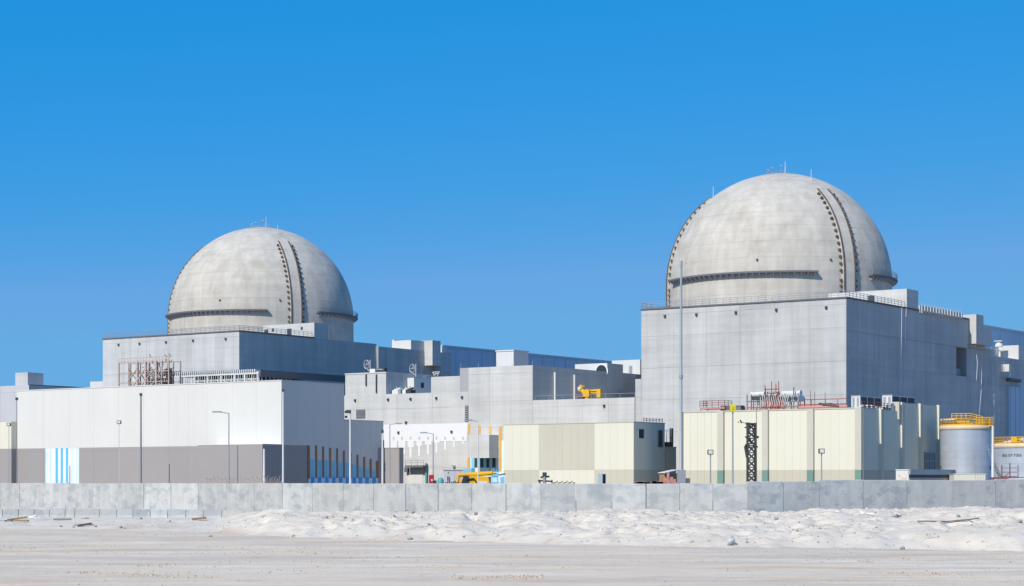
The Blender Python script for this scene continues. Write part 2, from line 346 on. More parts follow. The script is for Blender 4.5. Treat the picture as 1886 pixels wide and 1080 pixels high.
# ------------------------------------------------------------------ reactor domes
R0, ZS = 24.0, 46.0
def dome(px, D, label):
    t = thing('reactor_dome', label, 'reactor dome', ((px-CX)/F*D, D, 0))
    # inner shell closes the joints
    prof = [(R0-.04, 18)]+[((R0-.04)*math.cos(a), ZS+(R0-.04)*math.sin(a)) for a in np.linspace(0, math.pi/2-.01, 30)]
    MB().lathe(prof, 120).build('inner_shell', M['joint'], t)
    def pt(psi, e, r): return Vector((r*math.cos(e)*math.sin(psi), -r*math.cos(e)*math.cos(psi), ZS+r*math.sin(e)))
    dpsi = math.radians(18)
    rows = [(-(ZS-z0), -(ZS-z1), True) for z0, z1 in ((30, 34), (34, 38), (38, 42), (42, 46))]
    el = np.radians([0, 8.5, 17, 25.5, 34, 43, 52, 62, 73])
    rows += [(a, b, False) for a, b in zip(el[:-1], el[1:])]
    for ri, (a, b, cyl) in enumerate(rows):
        g = .012; n, mm = 7, 5; vs = []
        rr = R0
        for j in range(mm):
            for i in range(n):
                psi = -dpsi/2+dpsi*(i/(n-1)); psi *= 1-2*.003/(dpsi*R0*(1 if cyl else math.cos((a+b)/2)))
                if cyl: z = a+g+(b-a-2*g)*j/(mm-1); vs.append((rr*math.sin(psi), -rr*math.cos(psi), ZS+z))
                else: e = a+g/R0+(b-a-2*g/R0)*j/(mm-1); vs.append(pt(psi, e, rr))
        fs = [(j*n+i, j*n+i+1, (j+1)*n+i+1, (j+1)*n+i) for j in range(mm-1) for i in range(n-1)]
        ob = MB(); ob.add(vs, fs, True)
        rim = [i for i in range(n)]+[j*n+n-1 for j in range(1, mm)]+[(mm-1)*n+i for i in range(n-2, -1, -1)]+[j*n for j in range(mm-2, 0, -1)]
        c = Vector((0, 0, ZS)); ov = [Vector(vs[i]) for i in rim]
        iv = [(v-Vector((0, 0, v.z if cyl else ZS)))*(1-.12/R0)+Vector((0, 0, v.z if cyl else ZS)) for v in ov]; k = len(rim)
        ob.add(ov+iv, [((i+1) % k, i, k+i, k+(i+1) % k) for i in range(k)])
        me = ob.mesh('concrete_panel', M['dome'])
        for s in range(20): put('concrete_panel', me, t, None, None, s*dpsi+(dpsi/2 if ri % 2 else 0))
    cp = MB(); cp.lathe([(R0*math.cos(e)*1.0005, ZS+R0*math.sin(e)*1.0005) for e in np.radians(np.linspace(73.12, 89.6, 9))], 90)
    cp.build('crown_cap', M['dome'], t)
    # buttresses with their tendon anchors and ducts
    el_top = math.radians(51)
    anc = MB().box(-.2, .2, -.30, .26, -.21, .21).mesh('tendon_anchor', M['anch'])
    for bi, deg in enumerate((28, 28-120, 28+120)):
        psi = math.radians(deg); tv = Vector((math.cos(psi), math.sin(psi), 0))
        path = [(Vector((math.sin(psi), -math.cos(psi), 0)), Vector((0, 0, z))) for z in np.linspace(20, ZS, 8)]
        path += [(Vector((math.cos(e)*math.sin(psi), -math.cos(e)*math.cos(psi), math.sin(e))), Vector((0, 0, ZS))) for e in np.linspace(.03, el_top, 26)]
        def strip(off, hw, r0, r1):
            b = MB(); vs = []
            for ii, (nrm, o) in enumerate(path):
                tp = -.32*max(0, (ii-22)/11)**1.5 if r1 > R0+.5 else 0
                for s, r in ((-hw, r0), (-hw, r1), (hw, r1), (hw, r0)): vs.append(o+nrm*(r+tp)+tv*(off+s))
            k = len(path)
            b.add(vs, [(4*i+j, 4*i+j+1, 4*i+j+5, 4*i+j+4) for i in range(k-1) for j in range(3)]+[(4*k-4, 4*k-3, 4*k-2, 4*k-1), (3, 2, 1, 0)])
            return b
        strip(0, 1.55, R0-.3, R0+.52).build('buttress', M['dome'], t)
        for s in (-1, 1): strip(s*1.37, .14, R0+.4, R0+.70).build('tendon_duct', M['rust'], t)
        spots = [(z-ZS, None) for z in np.arange(31, ZS-.4, 1.15)]+[(None, e) for e in np.radians(np.arange(2, 47, 3.45))]
        for s in (-1, 1):
            for zz, e in spots:
                nrm = Vector((math.sin(psi), -math.cos(psi), 0)) if e is None else Vector((math.cos(e)*math.sin(psi), -math.cos(e)*math.cos(psi), math.sin(e)))
                o = Vector((0, 0, ZS+zz)) if e is None else Vector((0, 0, ZS))
                p = o+nrm*(R0+.12)+tv*s*2.0
                a = put('tendon_anchor', anc, t)
                up = nrm.cross(tv) * -1
                a.matrix_local = Matrix.Translation(p) @ Matrix((tv, nrm*-1, up)).transposed().to_4x4()
        # gallery between this buttress and the next
        a0, a1 = math.radians(deg+14), math.radians(deg+120-17.5); k = 40
        def ring(ra, rb, z0, z1, name, m):
            vs = []
            for i in range(k+1):
                q = a0+(a1-a0)*i/k
                for r, z in ((ra, z0), (rb, z0), (rb, z1), (ra, z1)): vs.append((r*math.sin(q), -r*math.cos(q), z))
            b = MB().add(vs, [(4*i+j, 4*i+4+j, 4*i+4+(j+1) % 4, 4*i+(j+1) % 4) for i in range(k) for j in range(4)]+[(0, 1, 2, 3), (4*k+3, 4*k+2, 4*k+1, 4*k)])
            return b.build(name, m, t)
        ring(R0-.1, R0+1.15, ZS+.12, ZS+.5, 'gallery_deck', M['coping'])
        br = MB(); rl = MB()
        for i in range(27):
            q = a0+(a1-a0)*(i+.5)/27; d = Vector((math.sin(q), -math.cos(q), 0)); tt = Vector((math.cos(q), math.sin(q), 0))*.09
            vs = [d*(R0-.05)+Vector((0, 0, ZS+.05)), d*(R0+1.05)+Vector((0, 0, ZS+.05)), d*(R0+1.05)+Vector((0, 0, ZS-.05)), d*(R0-.05)+Vector((0, 0, ZS-.8))]
            br.add([v-tt for v in vs]+[v+tt for v in vs], [(0, 1, 2, 3), (7, 6, 5, 4), (0, 4, 5, 1), (1, 5, 6, 2), (2, 6, 7, 3), (3, 7, 4, 0)])
        br.build('gallery_brackets', M['joint'], t)['kind'] = 'stuff'
        pts = [(math.sin(a0+(a1-a0)*i/30)*(R0+1.08), -math.cos(a0+(a1-a0)*i/30)*(R0+1.08), ZS+.55) for i in range(31)]
        if bi == 0: rail_pts(rl, pts, 1.1, 1.5, .05).build('gallery_railing', M['steel'], t)
    # little instrument cluster at the crown, and lightning rods
    c = MB()
    for x, y, h in ((-2.6, -.4, .9), (-1.7, .3, 1.3), (-.9, -.5, 1.0), (.2, .2, 1.7), (.9, -.3, 1.2), (1.8, 0, .8)):
        c.tube((x, y, ZS+R0-.1), (x, y, ZS+R0+h), .05)
    for x, h in ((-1.7, 1.3), (.2, 1.8), (-2.6, .9)): c.box(x-.25, x+.25, -.2, .2, ZS+R0+h, ZS+R0+h+.3)
    c.tube((-3.2, 0, ZS+R0+.45), (2.2, 0, ZS+R0+.5), .05)
    c.build('antenna_cluster', M['steel'], t)
    rods = [(Vector((1.1, -.3, ZS+R0)), 2.9)]
    rods.append((pt(math.radians(28), math.radians(62), R0), 2.4))
    if px > 900: rods.append((pt(math.radians(-98), math.radians(53), R0), 2.6))
    for p, h in rods: MB().tube(p-Vector((0, 0, .5)), p+Vector((0, 0, h)), .09, 6, .05).build('lightning_rod', M['wsteel'], t)
    for s, e in ((28-17, 5.5), (28+20, 6)):
        q = pt(math.radians(s-30), math.radians(7), R0+.1)
        MB().box(q.x-.16, q.x+.16, q.y-.2, q.y+.2, q.z-.2, q.z+.2).build('junction_box', M['dsteel'], t)
    return t
dome(1436.5, 430, 'nearer and larger concrete reactor dome, behind the very tall slim mast')
dome(482.6, 520, 'farther concrete reactor dome on the left, behind the long white clad hall')

# ------------------------------------------------------------------ auxiliary buildings round the domes
def scuppers(t, face, const, spots):
    me = MB().box(-.22, .22, -.22, .22, -.25, .25).mesh('scupper', M['dsteel'])
    for a, z in spots: put('scupper', me, t, (a, const, z) if face == 'S' else (const, a, z))

FR = Fr(1558.3, 363.5)
FL = Fr(440.3, 453.5)
# ---- right
zR = FR.hz(549.5)
t = thing('reactor_building', 'grey concrete reactor building with sheer sunlit front under the right dome', 'reactor building', FR.loc(), -AL)
AUXR = t
uL = FR.lx(1181.2)
v_ph0, v_ph1 = FR.ly(1669.9), FR.ly(1691)
v_par1, v_end = FR.ly(1770), FR.ly(1783.8)
n0, n1 = FR.ly(1761), FR.ly(1780); nz0, nz1 = FR.hz(692, 0, n0), FR.hz(639, 0, n0)
b = MB()
b.box(uL, -4, 0, 27, 0, zR)
b.box(-57, -4, 27.003, v_end, 0, zR)
b.box(-4, 0, 0, n0, 0, zR); b.box(-4, 0, n1, v_end, 0, zR); b.box(-4, 0, n0, n1, 0, nz0); b.box(-4, 0, n0, n1, nz1, zR)
b.build('wall', M['joint'], t)
panels(t, 'S', 0, uL, 0, 0, zR-.02, [uL]+list(np.linspace(uL, 0, 7)[1:]), [0, 6.5, 13, 19.2, 25.4, 31.6, zR-1.1, zR-.02], M['conc'])
ze = sorted([0, 7.5, 14, nz0, nz1, 31, zR-.02])
panels(t, 'E', 0, 0, v_end, 0, zR, [0, 7, 14, 20.5, v_ph0, 34, 41, n0, n1, v_end], ze, M['conc'], hole=(n0, n1, nz0, nz1))
zmid = nz0+(nz1-nz0)*.28
MB().box(-3.9, -1.2, n0+.02, n1-.02, nz0+.02, zmid).build('niche_box', M['joint'], t)
MB().box(uL-.15, .25, -.22, .9, zR, zR+.28).box(-.6, .25, .903, v_end, zR, zR+.28).build('roof_coping', M['coping'], t)
rail_pts(MB(), [(uL, .3, zR+.28), (-.2, .3, zR+.28), (-.2, v_ph0-.5, zR+.28)], 1.15, 1.5, .05, (.4, .8, 1.15)).build('roof_railing', M['steel'], t)
rail_pts(MB(), [(uL, .3, zR+.28), (uL+.1, 12, zR+.28)], 1.15, 1.5, .05).build('roof_railing', M['steel'], t)
scuppers(t, 'S', -.1, [(FR.lx(1160+x/3.485), FR.hz(290+y/3.485, FR.lx(1160+x/3.485))) for x, y in ((228,1020),(430,1010),(683,997),(943,980),(1263,965))])
# roof house in front of the dome
zph = FR.hz(532, 0, v_ph0); u_ph = FR.lx(1526, v_ph0)
b = MB().box(u_ph, .03, v_ph0, v_ph1, zR-1.5, zph); b.build('roof_house', M['concp'], t)
ud0, ud1 = FR.lx(1599, v_ph0), FR.lx(1610.5, v_ph0)
MB().box(ud0, ud1, v_ph0-.06, v_ph0+.2, zR, FR.hz(545, ud0, v_ph0)).build('door', M['dsteel'], t)
# stepped parapet band
zpar = FR.hz(571, 0, FR.ly(1730))
MB().box(-1.2, .35, v_ph1, v_par1, zR-.4, zR+1.1).build('parapet', M['concp'], t)
b = MB()
for i in range(15):
    y = v_ph1+.8+(v_par1-v_ph1-1.6)*i/14
    b.box(.35, .55, y-.09, y+.09, zR-.4, zR+1.2); b.tube((.1, y, zR+1.1), (.1, y, zR+1.75), .035)
b.build('parapet_ribs', M['conc'], t)['kind'] = 'stuff'
# cantilevered tower
v_t = v_end+.02; d_t = 1.2
u_tc = 0
uu = FR.lx(1798, v_t); v_t1 = FR.ly(1811.5, uu); v_t2 = FR.ly(1826, uu)
zt, zt0 = FR.hz(579, uu, v_t), FR.hz(633, uu, v_t)
MB().box(-14, uu, v_t, v_t1, zt0, zt).box(-14, uu, v_t1, v_t2, zt0, FR.hz(604, uu, v_t2)).build('tower', M['concp'], t)
MB().box(-14, uu-1.5, v_t, v_t2, FR.hz(642, uu, v_t), zt0).build('tower_base', M['joint'], t)
v_l = FR.ly(1858.5); zl = FR.hz(641, 0, FR.ly(1800))
MB().box(-30, -.01, v_end+.01, v_t2+6, 0, zl).build('low_wall', M['joint'], t)
panels(t, 'E', -.01, v_end+.01, v_t2+6, 0, zl, 3, [0, 8, 16, 24, zl], M['conc'])
v_s = v_t2+6.0; zs = FR.hz(661.5, 0, FR.ly(1870)); v_s1 = FR.ly(1960)
MB().box(-30, -.02, v_s, v_s1, 0, zs).build('far_wall', M['joint'], t)
panels(t, 'E', -.02, v_s, v_s1, 0, zs, 5, [0, 8, 16, 24, zs], M['conc'])
v_w = FR.ly(1876); zw = FR.hz(636, 0, v_w); u_w = FR.lx(1839, v_w)
MB().box(u_w, 0.0, v_w, v_w+24, zs-2, zw).build('upper_block', M['concw'], t)
MB().box(FR.lx(1826, v_w-4), u_w-.2, v_w-4, v_w+2, zs-1, FR.hz(641, u_w, v_w)).build('roof_slab', M['concw'], t)
px_v = FR.lx(1840, v_w-3)
zv = FR.hz(641, u_w, v_w); b = MB().lathe([(.9, zv), (.8, zv+.6), (.45, zv+.95), (.45, zv+1.15)], 14, px_v, v_w-3); b.box(px_v-.9, px_v+.9, v_w-3.7, v_w-2.3, zv+1.15, zv+1.35)
b.build('roof_vent', M['concw'], t)
vv = FR.ly(1849); MB().box(-.3, 1.7, vv, FR.ly(1858.5, 1.7), FR.hz(695, 0, vv), FR.hz(672, 0, vv)).build('wall_vent_box', M['concw'], t)
vv2 = vv+1.0
MB().box(-.02, .9, vv2, vv2+7, FR.hz(702, 0, vv), FR.hz(696.5, 0, vv)).build('duct', M['coping'], t)
# blue sheeted annex
va = FR.ly(1858.5, .6); za = FR.hz(711, .6, va)
b = MB().box(-20, .6, va, va+26, 0, za); b.build('blue_annex', M['blueclad'], t)
for i in range(9):
    y = va+.8+i*2.8; MB().box(.6, .72, y, y+2.5, .2, za-.1).build('cladding_sheet', M['blueclad'], t)
# hanging lines
def line(name, pts, r, m, label, cat, group=None, fr=FR):
    o = MB(); P = [Vector(fr.loc(*p)) for p in pts]; c = P[0].copy()
    for a, q in zip(P[:-1], P[1:]): o.tube(a-c, q-c, r, 5)
    return tag(o.build(name, m, None, c), label, cat, group)
rp = [(1792, 1790, 815), (1797, 1795, 700), (1803, 1792, 790), (1809, 1797, 800), (1818, 1813, 800), (1825, 1828, 815), (1831, 1829, 830), (1836, 1836, 835)]
for i, (a, c, yb) in enumerate(rp):
    va_, vb_ = FR.ly(a, .5), FR.ly(c, .5)
    lb = 'white rope hanging down the shaded grey wall above the silver tank' 
    line('rope', [(.5, va_, zl+.1), (.5+.5*(i % 2), (va_+vb_)/2, (zl+FR.hz(yb, .5, vb_))/2), (.9, vb_, FR.hz(yb, .5, vb_))], .05, M['rope'], lb, 'rope', 'white ropes on the shaded wall')
for a, c in ((1661, 1656), (1669, 1662)):
    va_, vb_ = FR.ly(a, .4), FR.ly(c, .4)
    line('rope', [(.4, va_, zR), (.4, vb_, 5)], .05, M['rope'], 'thin white rope hanging below the roof house of the right dome', 'rope', 'ropes below the roof house')
b = MB()
for i in range(6):
    v = FR.ly(1786+i*10, .2); v2 = FR.ly(1796+i*10, .2); b.tube((.2, v, zl+.15), (.2, v2, zl+.15-.25*(i % 2)), .10); b.tube((.2, v2, zl-.2), (.2, v2, zl+.7), .06)
b.build('rope_beam', M['wsteel'], AUXR)

# ---- left
zL = FL.hz(610.6)
t = thing('reactor_building', 'grey concrete reactor building under the left dome, rising behind the white hall', 'reactor building', FL.loc(), -AL)
AUXL = t
uL = FL.lx(189.5); vA, vB = FL.ly(693), FL.ly(778)
p0, p1 = FL.ly(578.6), FL.ly(604)
z2 = FL.hz(638.5, 0, vA)
b = MB().box(uL, 0, 0, 27, 0, zL).box(-57, 0, 27.003, vA, 0, zL).box(-40, .6, vA, vB, 0, z2); b.build('wall', M['joint'], t)
panels(t, 'S', 0, uL, 0, 9, zL-.02, 6, [9, 16, 22.5, 29, zL-1.1, zL-.02], M['conc'])
panels(t, 'E', 0, 0, vA, 9, zL, [0, 7, 14, 20.5, p0, 34, 42, vA], [9, 16, 22.5, 30, zL], M['conc'])
panels(t, 'E', .6, vA, vB, 9, z2, 3, [9, 16, 22.5, 29, z2], M['conc'])
MB().box(uL-.15, .25, -.22, .9, zL, zL+.28).box(-.6, .25, .903, p0, zL, zL+.28).build('roof_coping', M['coping'], t)
rail_pts(MB(), [(uL, .3, zL+.28), (-.2, .3, zL+.28), (-.2, p0-.5, zL+.28)], 1.15, 1.5, .05, (.4, .8, 1.15)).build('roof_railing', M['steel'], t)
scuppers(t, 'S', -.1, [(FL.lx(180+x/3.273), FL.hz(390+y/3.273, FL.lx(180+x/3.273))) for x, y in ((128,803),(255,797),(414,788),(577,778),(774,768))])
zp = FL.hz(594.5, 0, p0); u0 = FL.lx(484, p0)
MB().box(u0, .03, p0, p1, zL-1.5, zp).build('roof_house', M['concp'], t)
for a, c, yt in ((487, 494, 608), (529, 537, 606)):
    ua, ub = FL.lx(a, p0), FL.lx(c, p0); MB().box(ua, ub, p0-.06, p0+.2, zL, FL.hz(yt, ua, p0)).build('door', M['dsteel'], t)
for a, yy in ((503, 608), (556, 605)):
    ua = FL.lx(a, p0); z = FL.hz(yy, ua, p0); MB().box(ua-.3, ua+.3, p0-.1, p0+.1, z-.35, z+.35).build('vent', M['dsteel'], t)
# pale blocks above the far wall
q0, q1 = FL.ly(757, .55), FL.ly(778, .55)
MB().box(FL.lx(722, q0), .55, q0, q1+2, z2-.5, FL.hz(626.5, .55, q0)).build('roof_block', M['concw'], t)
MB().box(FL.lx(722, q0), FL.lx(725.5, q0), q0+.1, q0+4, z2-.5, FL.hz(624.5, 0, q0)).build('roof_pier', M['concw'], t)
vt = vB+.02; ut = FL.lx(796.5, vt); vt1, vt2 = FL.ly(811.5, ut), FL.ly(831, ut)
MB().box(-8, ut, vt, vt1, FL.hz(673, ut, vt), FL.hz(627, ut, vt)).build('tower', M['concp'], t)
MB().box(-8, ut, vt1, vt2, 0, FL.hz(651, ut, vt2)).build('tower_wing', M['conc'], t)
MB().box(-8, ut-2.5, vt, vt1, 0, FL.hz(673, ut, vt)).build('tower_base', M['conc'], t)
q = FL.ly(813, 0); MB().box(FL.lx(811.5, q), FL.lx(814, q), q, q+2, FL.hz(651, 0, q), FL.hz(637, 0, q)).build('roof_pier', M['concw'], t)
# low wing at its left end
ul = FL.lx(166, .3); zl2 = FL.hz(703.5, ul, .3)
MB().box(ul, uL-.01, .3, 20, 0, zl2).build('low_wing', M['concp'], t)
FD = MB().box(-.05, .16, vA-.18, vA+.0, FL.hz(683, 0, vA), z2+.0)
FD.build('downpipe', M['wsteel'], t)

# ------------------------------------------------------------------ turbine halls
def hall(px, D, py, length, label, name='turbine_hall'):
    f = Fr(px, D); t = thing(name, label, 'turbine hall', f.loc(), -AL); z = f.hz(py)
    MB().box(-55, 0, 0, length, 0, z).build('wall', M['blueclad'], t)
    for i in range(int(length/6)): MB().box(0, .12, .1+i*6, 5.9+i*6, 8, z-.5).build('cladding_sheet', M['blueclad'], t)
    MB().box(-55, .3, -.1, length+.1, z, z+.4).build('roof_edge', M['blueclad'], t)
    b = MB()
    for i in range(int(length/11)): b.tube((-.3, 5+i*11, z+.4), (-.3, 5+i*11, z+2.6), .05)
    b.build('lightning_rods', M['steel'], t)
    return t
hall(814.5, 532, 638.5, 96, 'long blue clad turbine hall behind the middle concrete block')
hall(1806, 452, 600.8, 70, 'blue clad turbine hall behind the right reactor building at the picture edge')

# ------------------------------------------------------------------ middle concrete complex
FM = Fr(1558.3, 363.5); VM = -.25
t = thing('auxiliary_block', 'pale concrete block between the two domes with a painted lower wall', 'concrete building', FM.loc(), -AL)
MID = t
uA = FM.lx(981, VM); uA0 = FM.lx(847, VM); uM0 = FM.lx(633, VM); uP = FM.lx(863, VM)
zA = FM.hz(672.8, uA, VM); zM = FM.hz(725, FM.lx(750, VM), VM); zT = FM.hz(734.8, FM.lx(1075, VM), VM)
uE = FM.lx(1169, VM); uS = FM.lx(1181.2, 0)-.01
vE = FM.ly(1172, uA)
# bodies
MB().box(uA0, uA, VM, vE+6, 0, zA).build('tall_body', M['joint'], t)
MB().box(uM0, uA0-.003, VM, 26, 0, zM).build('low_body', M['joint'], t)
MB().box(uA+.003, uE, VM, 30, 0, zT).build('terrace_body', M['joint'], t)
zst = FM.hz(698.5, uE, VM)
MB().box(uE+.003, uS, VM+.25, 24, 0, zst).build('stub_body', M['joint'], t)
panels(t, 'S', VM, uP, uA, 0, zA-.02, 3, [0, 8, 14.5, zT, 25.5, zA-.02], M['concp'])
panels(t, 'S', VM, uA, uE, 0, zT, 4, [0, 8, 14.5, zT-1.4, zT], M['concp'])
panels(t, 'S', VM+.25, uE, uS, 0, zst, 1, [0, 8, 14.5, zT, zst], M['conc'])
panels(t, 'S', VM, uM0, uP, 0, zM, [uM0, FM.lx(680, VM), FM.lx(732, VM), FM.lx(797, VM), uP], [0, 6.2, 13.5, zM-3.2, zM], M['concp'])
panels(t, 'E', uA, VM, vE, zT-.5, zA, 7, [zT-.5, 26, zA-.02], M['concp'])
zB = FM.hz(690, FM.lx(640, VM), VM); uB = FM.lx(711, VM); zB3 = FM.hz(694.5, FM.lx(800, VM), VM); uB3 = FM.lx(794, VM)
vB1 = FM.ly(796, uB)
MB().box(FM.lx(636, VM), uB, VM, vB1, zM, zB).build('stair_block', M['concp'], t)
MB().box(FM.lx(636, VM)-.1, uB+.12, VM-.1, vB1, zB, zB+.22).build('stair_block_coping', M['concw'], t)
MB().box(uB3, uA0-.005, VM, 20, zM, zB3).build('roof_block', M['concp'], t)
vc = 7.0; uC0, uC1 = FM.lx(744, vc), FM.lx(762.5, vc)
MB().box(uC0, uC1, vc, vc+7, zM, FM.hz(696, uC1, vc)).build('plant_cabin', M['cladw'], t)
MB().box(uC1, uC1+.12, vc+2.4, vc+3.4, zM+1.7, zM+2.8).build('vent', M['dsteel'], t)
vk = 1.2
for a, c, m_ in ((722, 733, 'wsteel'), (733.5, 738, 'steel'), (741, 747, 'wsteel'), (748, 757, 'dsteel')):
    z0 = zM; u_, w_ = FM.lx(a, vk), FM.lx(c, vk)
    b = MB().box(u_, w_, vk, vk+1.6, z0, z0+.9); b.tube((u_, vk+.8, z0+.9), (w_, vk+.8, z0+1.25), .25, 8); b.tube(((u_+w_)/2, vk+.5, z0+.9), ((u_+w_)/2, vk+.5, z0+1.7), .07)
    b.build('roof_machine', M[m_], t)
# block on the tall roof with a round opening, and the white house behind
vh = FM.ly(1118, uA); zh = FM.hz(669, uA, vh); uh0 = FM.lx(1059, vh)
MB().box(uh0, uA+.06, vh, FM.ly(1147, uA), zA-3.5, zh).build('roof_house', M['concw'], t)
for dz, dv in ((0, 0),):
    um = FM.lx(1108, vh); zc = FM.hz(684, um, vh)
    o = MB().lathe([(1.35, 0), (1.35, .12)], 24); o = o.build('round_opening', M['glass'], t, (um, vh-.02, zc)); o.rotation_euler = (math.pi/2, 0, 0)
    o2 = MB().lathe([(1.65, 0), (1.65, .06)], 24).build('opening_frame', M['whitep'], t, (um, vh-.01, zc)); o2.rotation_euler = (math.pi/2, 0, 0)
vw = vE+2; uw0, uw1 = FM.lx(1127, vw), FM.lx(1179, vw)
MB().box(uw0, uw1, vw, vw+5, 15, FM.hz(662.5, uw1, vw)).build('white_house', M['concw'], t)
a0, a1 = FM.lx(1159, vw), FM.lx(1164.5, vw)
MB().box(a0, a1, vw-.1, vw+.1, FM.hz(689, a1, vw), FM.hz(674, a1, vw)).build('louvre', M['steel'], t)
vr = 16; r0, r1 = FM.lx(914, vr), FM.lx(946, vr)
MB().box(r0, r1, vr, FM.ly(973, r1), zA, FM.hz(646.5, r1, vr)).build('lift_house', M['concw'], t)
MB().box(r0-.15, r1+.15, vr-.15, FM.ly(973, r1)+.1, FM.hz(646.5, r1, vr), FM.hz(646.5, r1, vr)+.25).build('lift_house_coping', M['concw'], t)
rail_pts(MB(), [(uA0, VM+.3, zA), (uA-.2, VM+.3, zA)], 1.0, 4.5, .05, ()).build('roof_posts', M['steel'], t)
rail_pts(MB(), [(uA+.4, VM+.3, zT), (uE-.2, VM+.3, zT)], .9, 3.2, .05, (.85,)).build('terrace_railing', M['steel'], t)
for px_, yt in ((1022, 686), (1058, 690.5)):
    v_ = FM.ly(px_, uA+.35); MB().tube((uA+.35, v_, zT), (uA+.35, v_, FM.hz(yt, uA, v_)), .22, 8).build('downpipe', M['wsteel'], t)
scuppers(t, 'S', VM-.12, [(FM.lx(600+x/3.375, VM), FM.hz(600+y/3.375, FM.lx(600+x/3.375, VM), VM)) for x, y in ((185,465),(390,460),(530,456),(690,451),(850,446),(502,603),(455,665),(785,660))]+[(FM.lx(1113.5, VM), FM.hz(748, FM.lx(1113.5, VM), VM))])
# louvres
for a, c, y0, y1 in ((857, 863, 777, 747.5), (656.5, 673, 771, 755)):
    u_, w_ = FM.lx(a, VM), FM.lx(c, VM); z0, z1 = FM.hz(y0, u_, VM), FM.hz(y1, u_, VM)
    lv = MB().box(u_, w_, VM-.1, VM+.1, z0, z1).build('louvre', M['dsteel'], t)
    nb = 7
    for i in range(nb): MB().box(u_+.05, w_-.05, VM-.19, VM-.1, z0+(z1-z0)*(i+.12)/nb, z0+(z1-z0)*(i+.72)/nb).build('louvre_blade', M['steel'], lv)
# dark strips standing in for mast shadows on the stair block
for a, yb, yt in ((675, 711, 690), (694, 724, 690)):
    u_ = FM.lx(a, VM); MB().box(u_-.16, u_+.16, VM-.22, VM-.02, FM.hz(yb, u_, VM), FM.hz(yt, u_, VM)).build('mast_shadow_strip', M['dsteel'], t)
# painted lower wall
def mural(name, m, poly, off=.05, v=VM):
    pts = [(FM.lx(x, v), FM.hz(y, FM.lx(x, v), v)) for x, y in poly]
    return MB().plate(pts[::-1], v-off-.03, v-off).build(name, m, t)
zx = lambda x: 700+x/7.254
zy = lambda y: 760+y/7.254
def rect(x0, x1, y0, y1): return [(x0, y0), (x1, y0), (x1, y1), (x0, y1)]
mural('painted_band', M['whitep'], [(704, 782.5), (zx(1175), 779.5), (zx(1160), 813), (704, 813)], .06)
for x0, x1, yb in ((60, 232, 480), (250, 342, 480), (375, 455, 466), (490, 565, 446), (605, 692, 430), (722, 800, 406)):
    mural('painted_block', M['whitep'], rect(zx(x0), zx(x1), 812.9, zy(yb)), .064)
for x0, x1, y0, yb in ((318, 338, 480, 560), (398, 425, 466, 600), (512, 538, 446, 582), (628, 655, 430, 566), (745, 770, 406, 541), (860, 886, 384, 502), (980, 1003, 384, 468), (1098, 1122, 384, 426)):
    mural('painted_drip', M['whitep'], rect(zx(x0), zx(x1), zy(y0)-.3, zy(yb)), .06)
for x in (185, 297, 413, 528, 645, 757, 872, 990, 1112):
    mural('painted_oval', M['concp'], [(zx(x+13*math.cos(a)), zy(343+24*math.sin(a))) for a in np.linspace(0, 2*math.pi, 13)[:-1]], .1)
qx = lambda x: 840+x/7.717
qy = lambda y: 760+y/7.717
for x, y0, y1, w in ((187, 165, 305, 34), (333, 185, 305, 40), (487, 198, 305, 34), (180, 640, 815, 34), (330, 782, 840, 30), (483, 782, 840, 30)):
    mural('painted_stripe', M['orange'], rect(qx(x-w/2), qx(x+w/2), qy(y0), qy(y1)), .07)
mural('painted_stripe', M['bluel'], rect(qx(578), qx(688), qy(400), 888), .05)
mural('painted_stripe', M['orange'], rect(qx(613), qx(650), qy(200), qy(840)), .09)
mural('painted_field', M['bluel'], rect(qx(205), qx(560), qy(640), 889), .05)
# overhanging bay above a striped recess
ob0, ob1 = FM.lx(866.3, VM-3.4), FM.lx(900.8, VM-3.4); zo1, zo0 = FM.hz(801, ob1, VM-3.4), FM.hz(843.6, ob1, VM-3.4)
MB().box(ob0, ob1, VM-3.4, VM-.02, zo0, zo1).build('overhanging_bay', M['concp'], t)
for i in range(8):
    x0 = 869+i*5.5; mural('painted_stripe', M['bluep'] if i % 2 == 0 else M['dsteel'], rect(x0, x0+5.4, 840, 861.5), .1)
# gate canopy
g0, g1 = FM.lx(748, VM-1.5), FM.lx(781, VM-1.5)
MB().box(g0, g1, VM-1.9, VM-.02, FM.hz(861.5, g0, VM-1.9), FM.hz(857.5, g0, VM-1.9)).build('gate_canopy', M['coping'], t)
MB().box(FM.lx(752, VM), FM.lx(779.5, VM), VM-.16, VM-.02, 0, FM.hz(862, g0, VM)).build('gate_door', M['cladw'], t)
rail_pts(MB(), [(g0, VM-1.7, FM.hz(857.5, g0, VM-1.9)), (g1, VM-1.7, FM.hz(857.5, g0, VM-1.9))], 1.0, 1.2, .05).build('canopy_railing', M['steel'], t)
MB().tube((FM.lx(784.8, VM-.5), VM-.5, 0), (FM.lx(784.8, VM-.5), VM-.5, FM.hz(853, g1, VM)), .22, 8).build('downpipe', M['teal'], t)
MB().box(FM.lx(745, VM-.8), FM.lx(751, VM-.8), VM-.9, VM-.02, FM.hz(870, g0, VM), FM.hz(862, g0, VM)).build('switch_box', M['coping'], t)
MB().box(FM.lx(837, VM)-.3, FM.lx(837, VM)+.35, VM-.5, VM-.03, FM.hz(861, uP, VM), FM.hz(857, uP, VM)).build('wall_lamp', M['steel'], t)

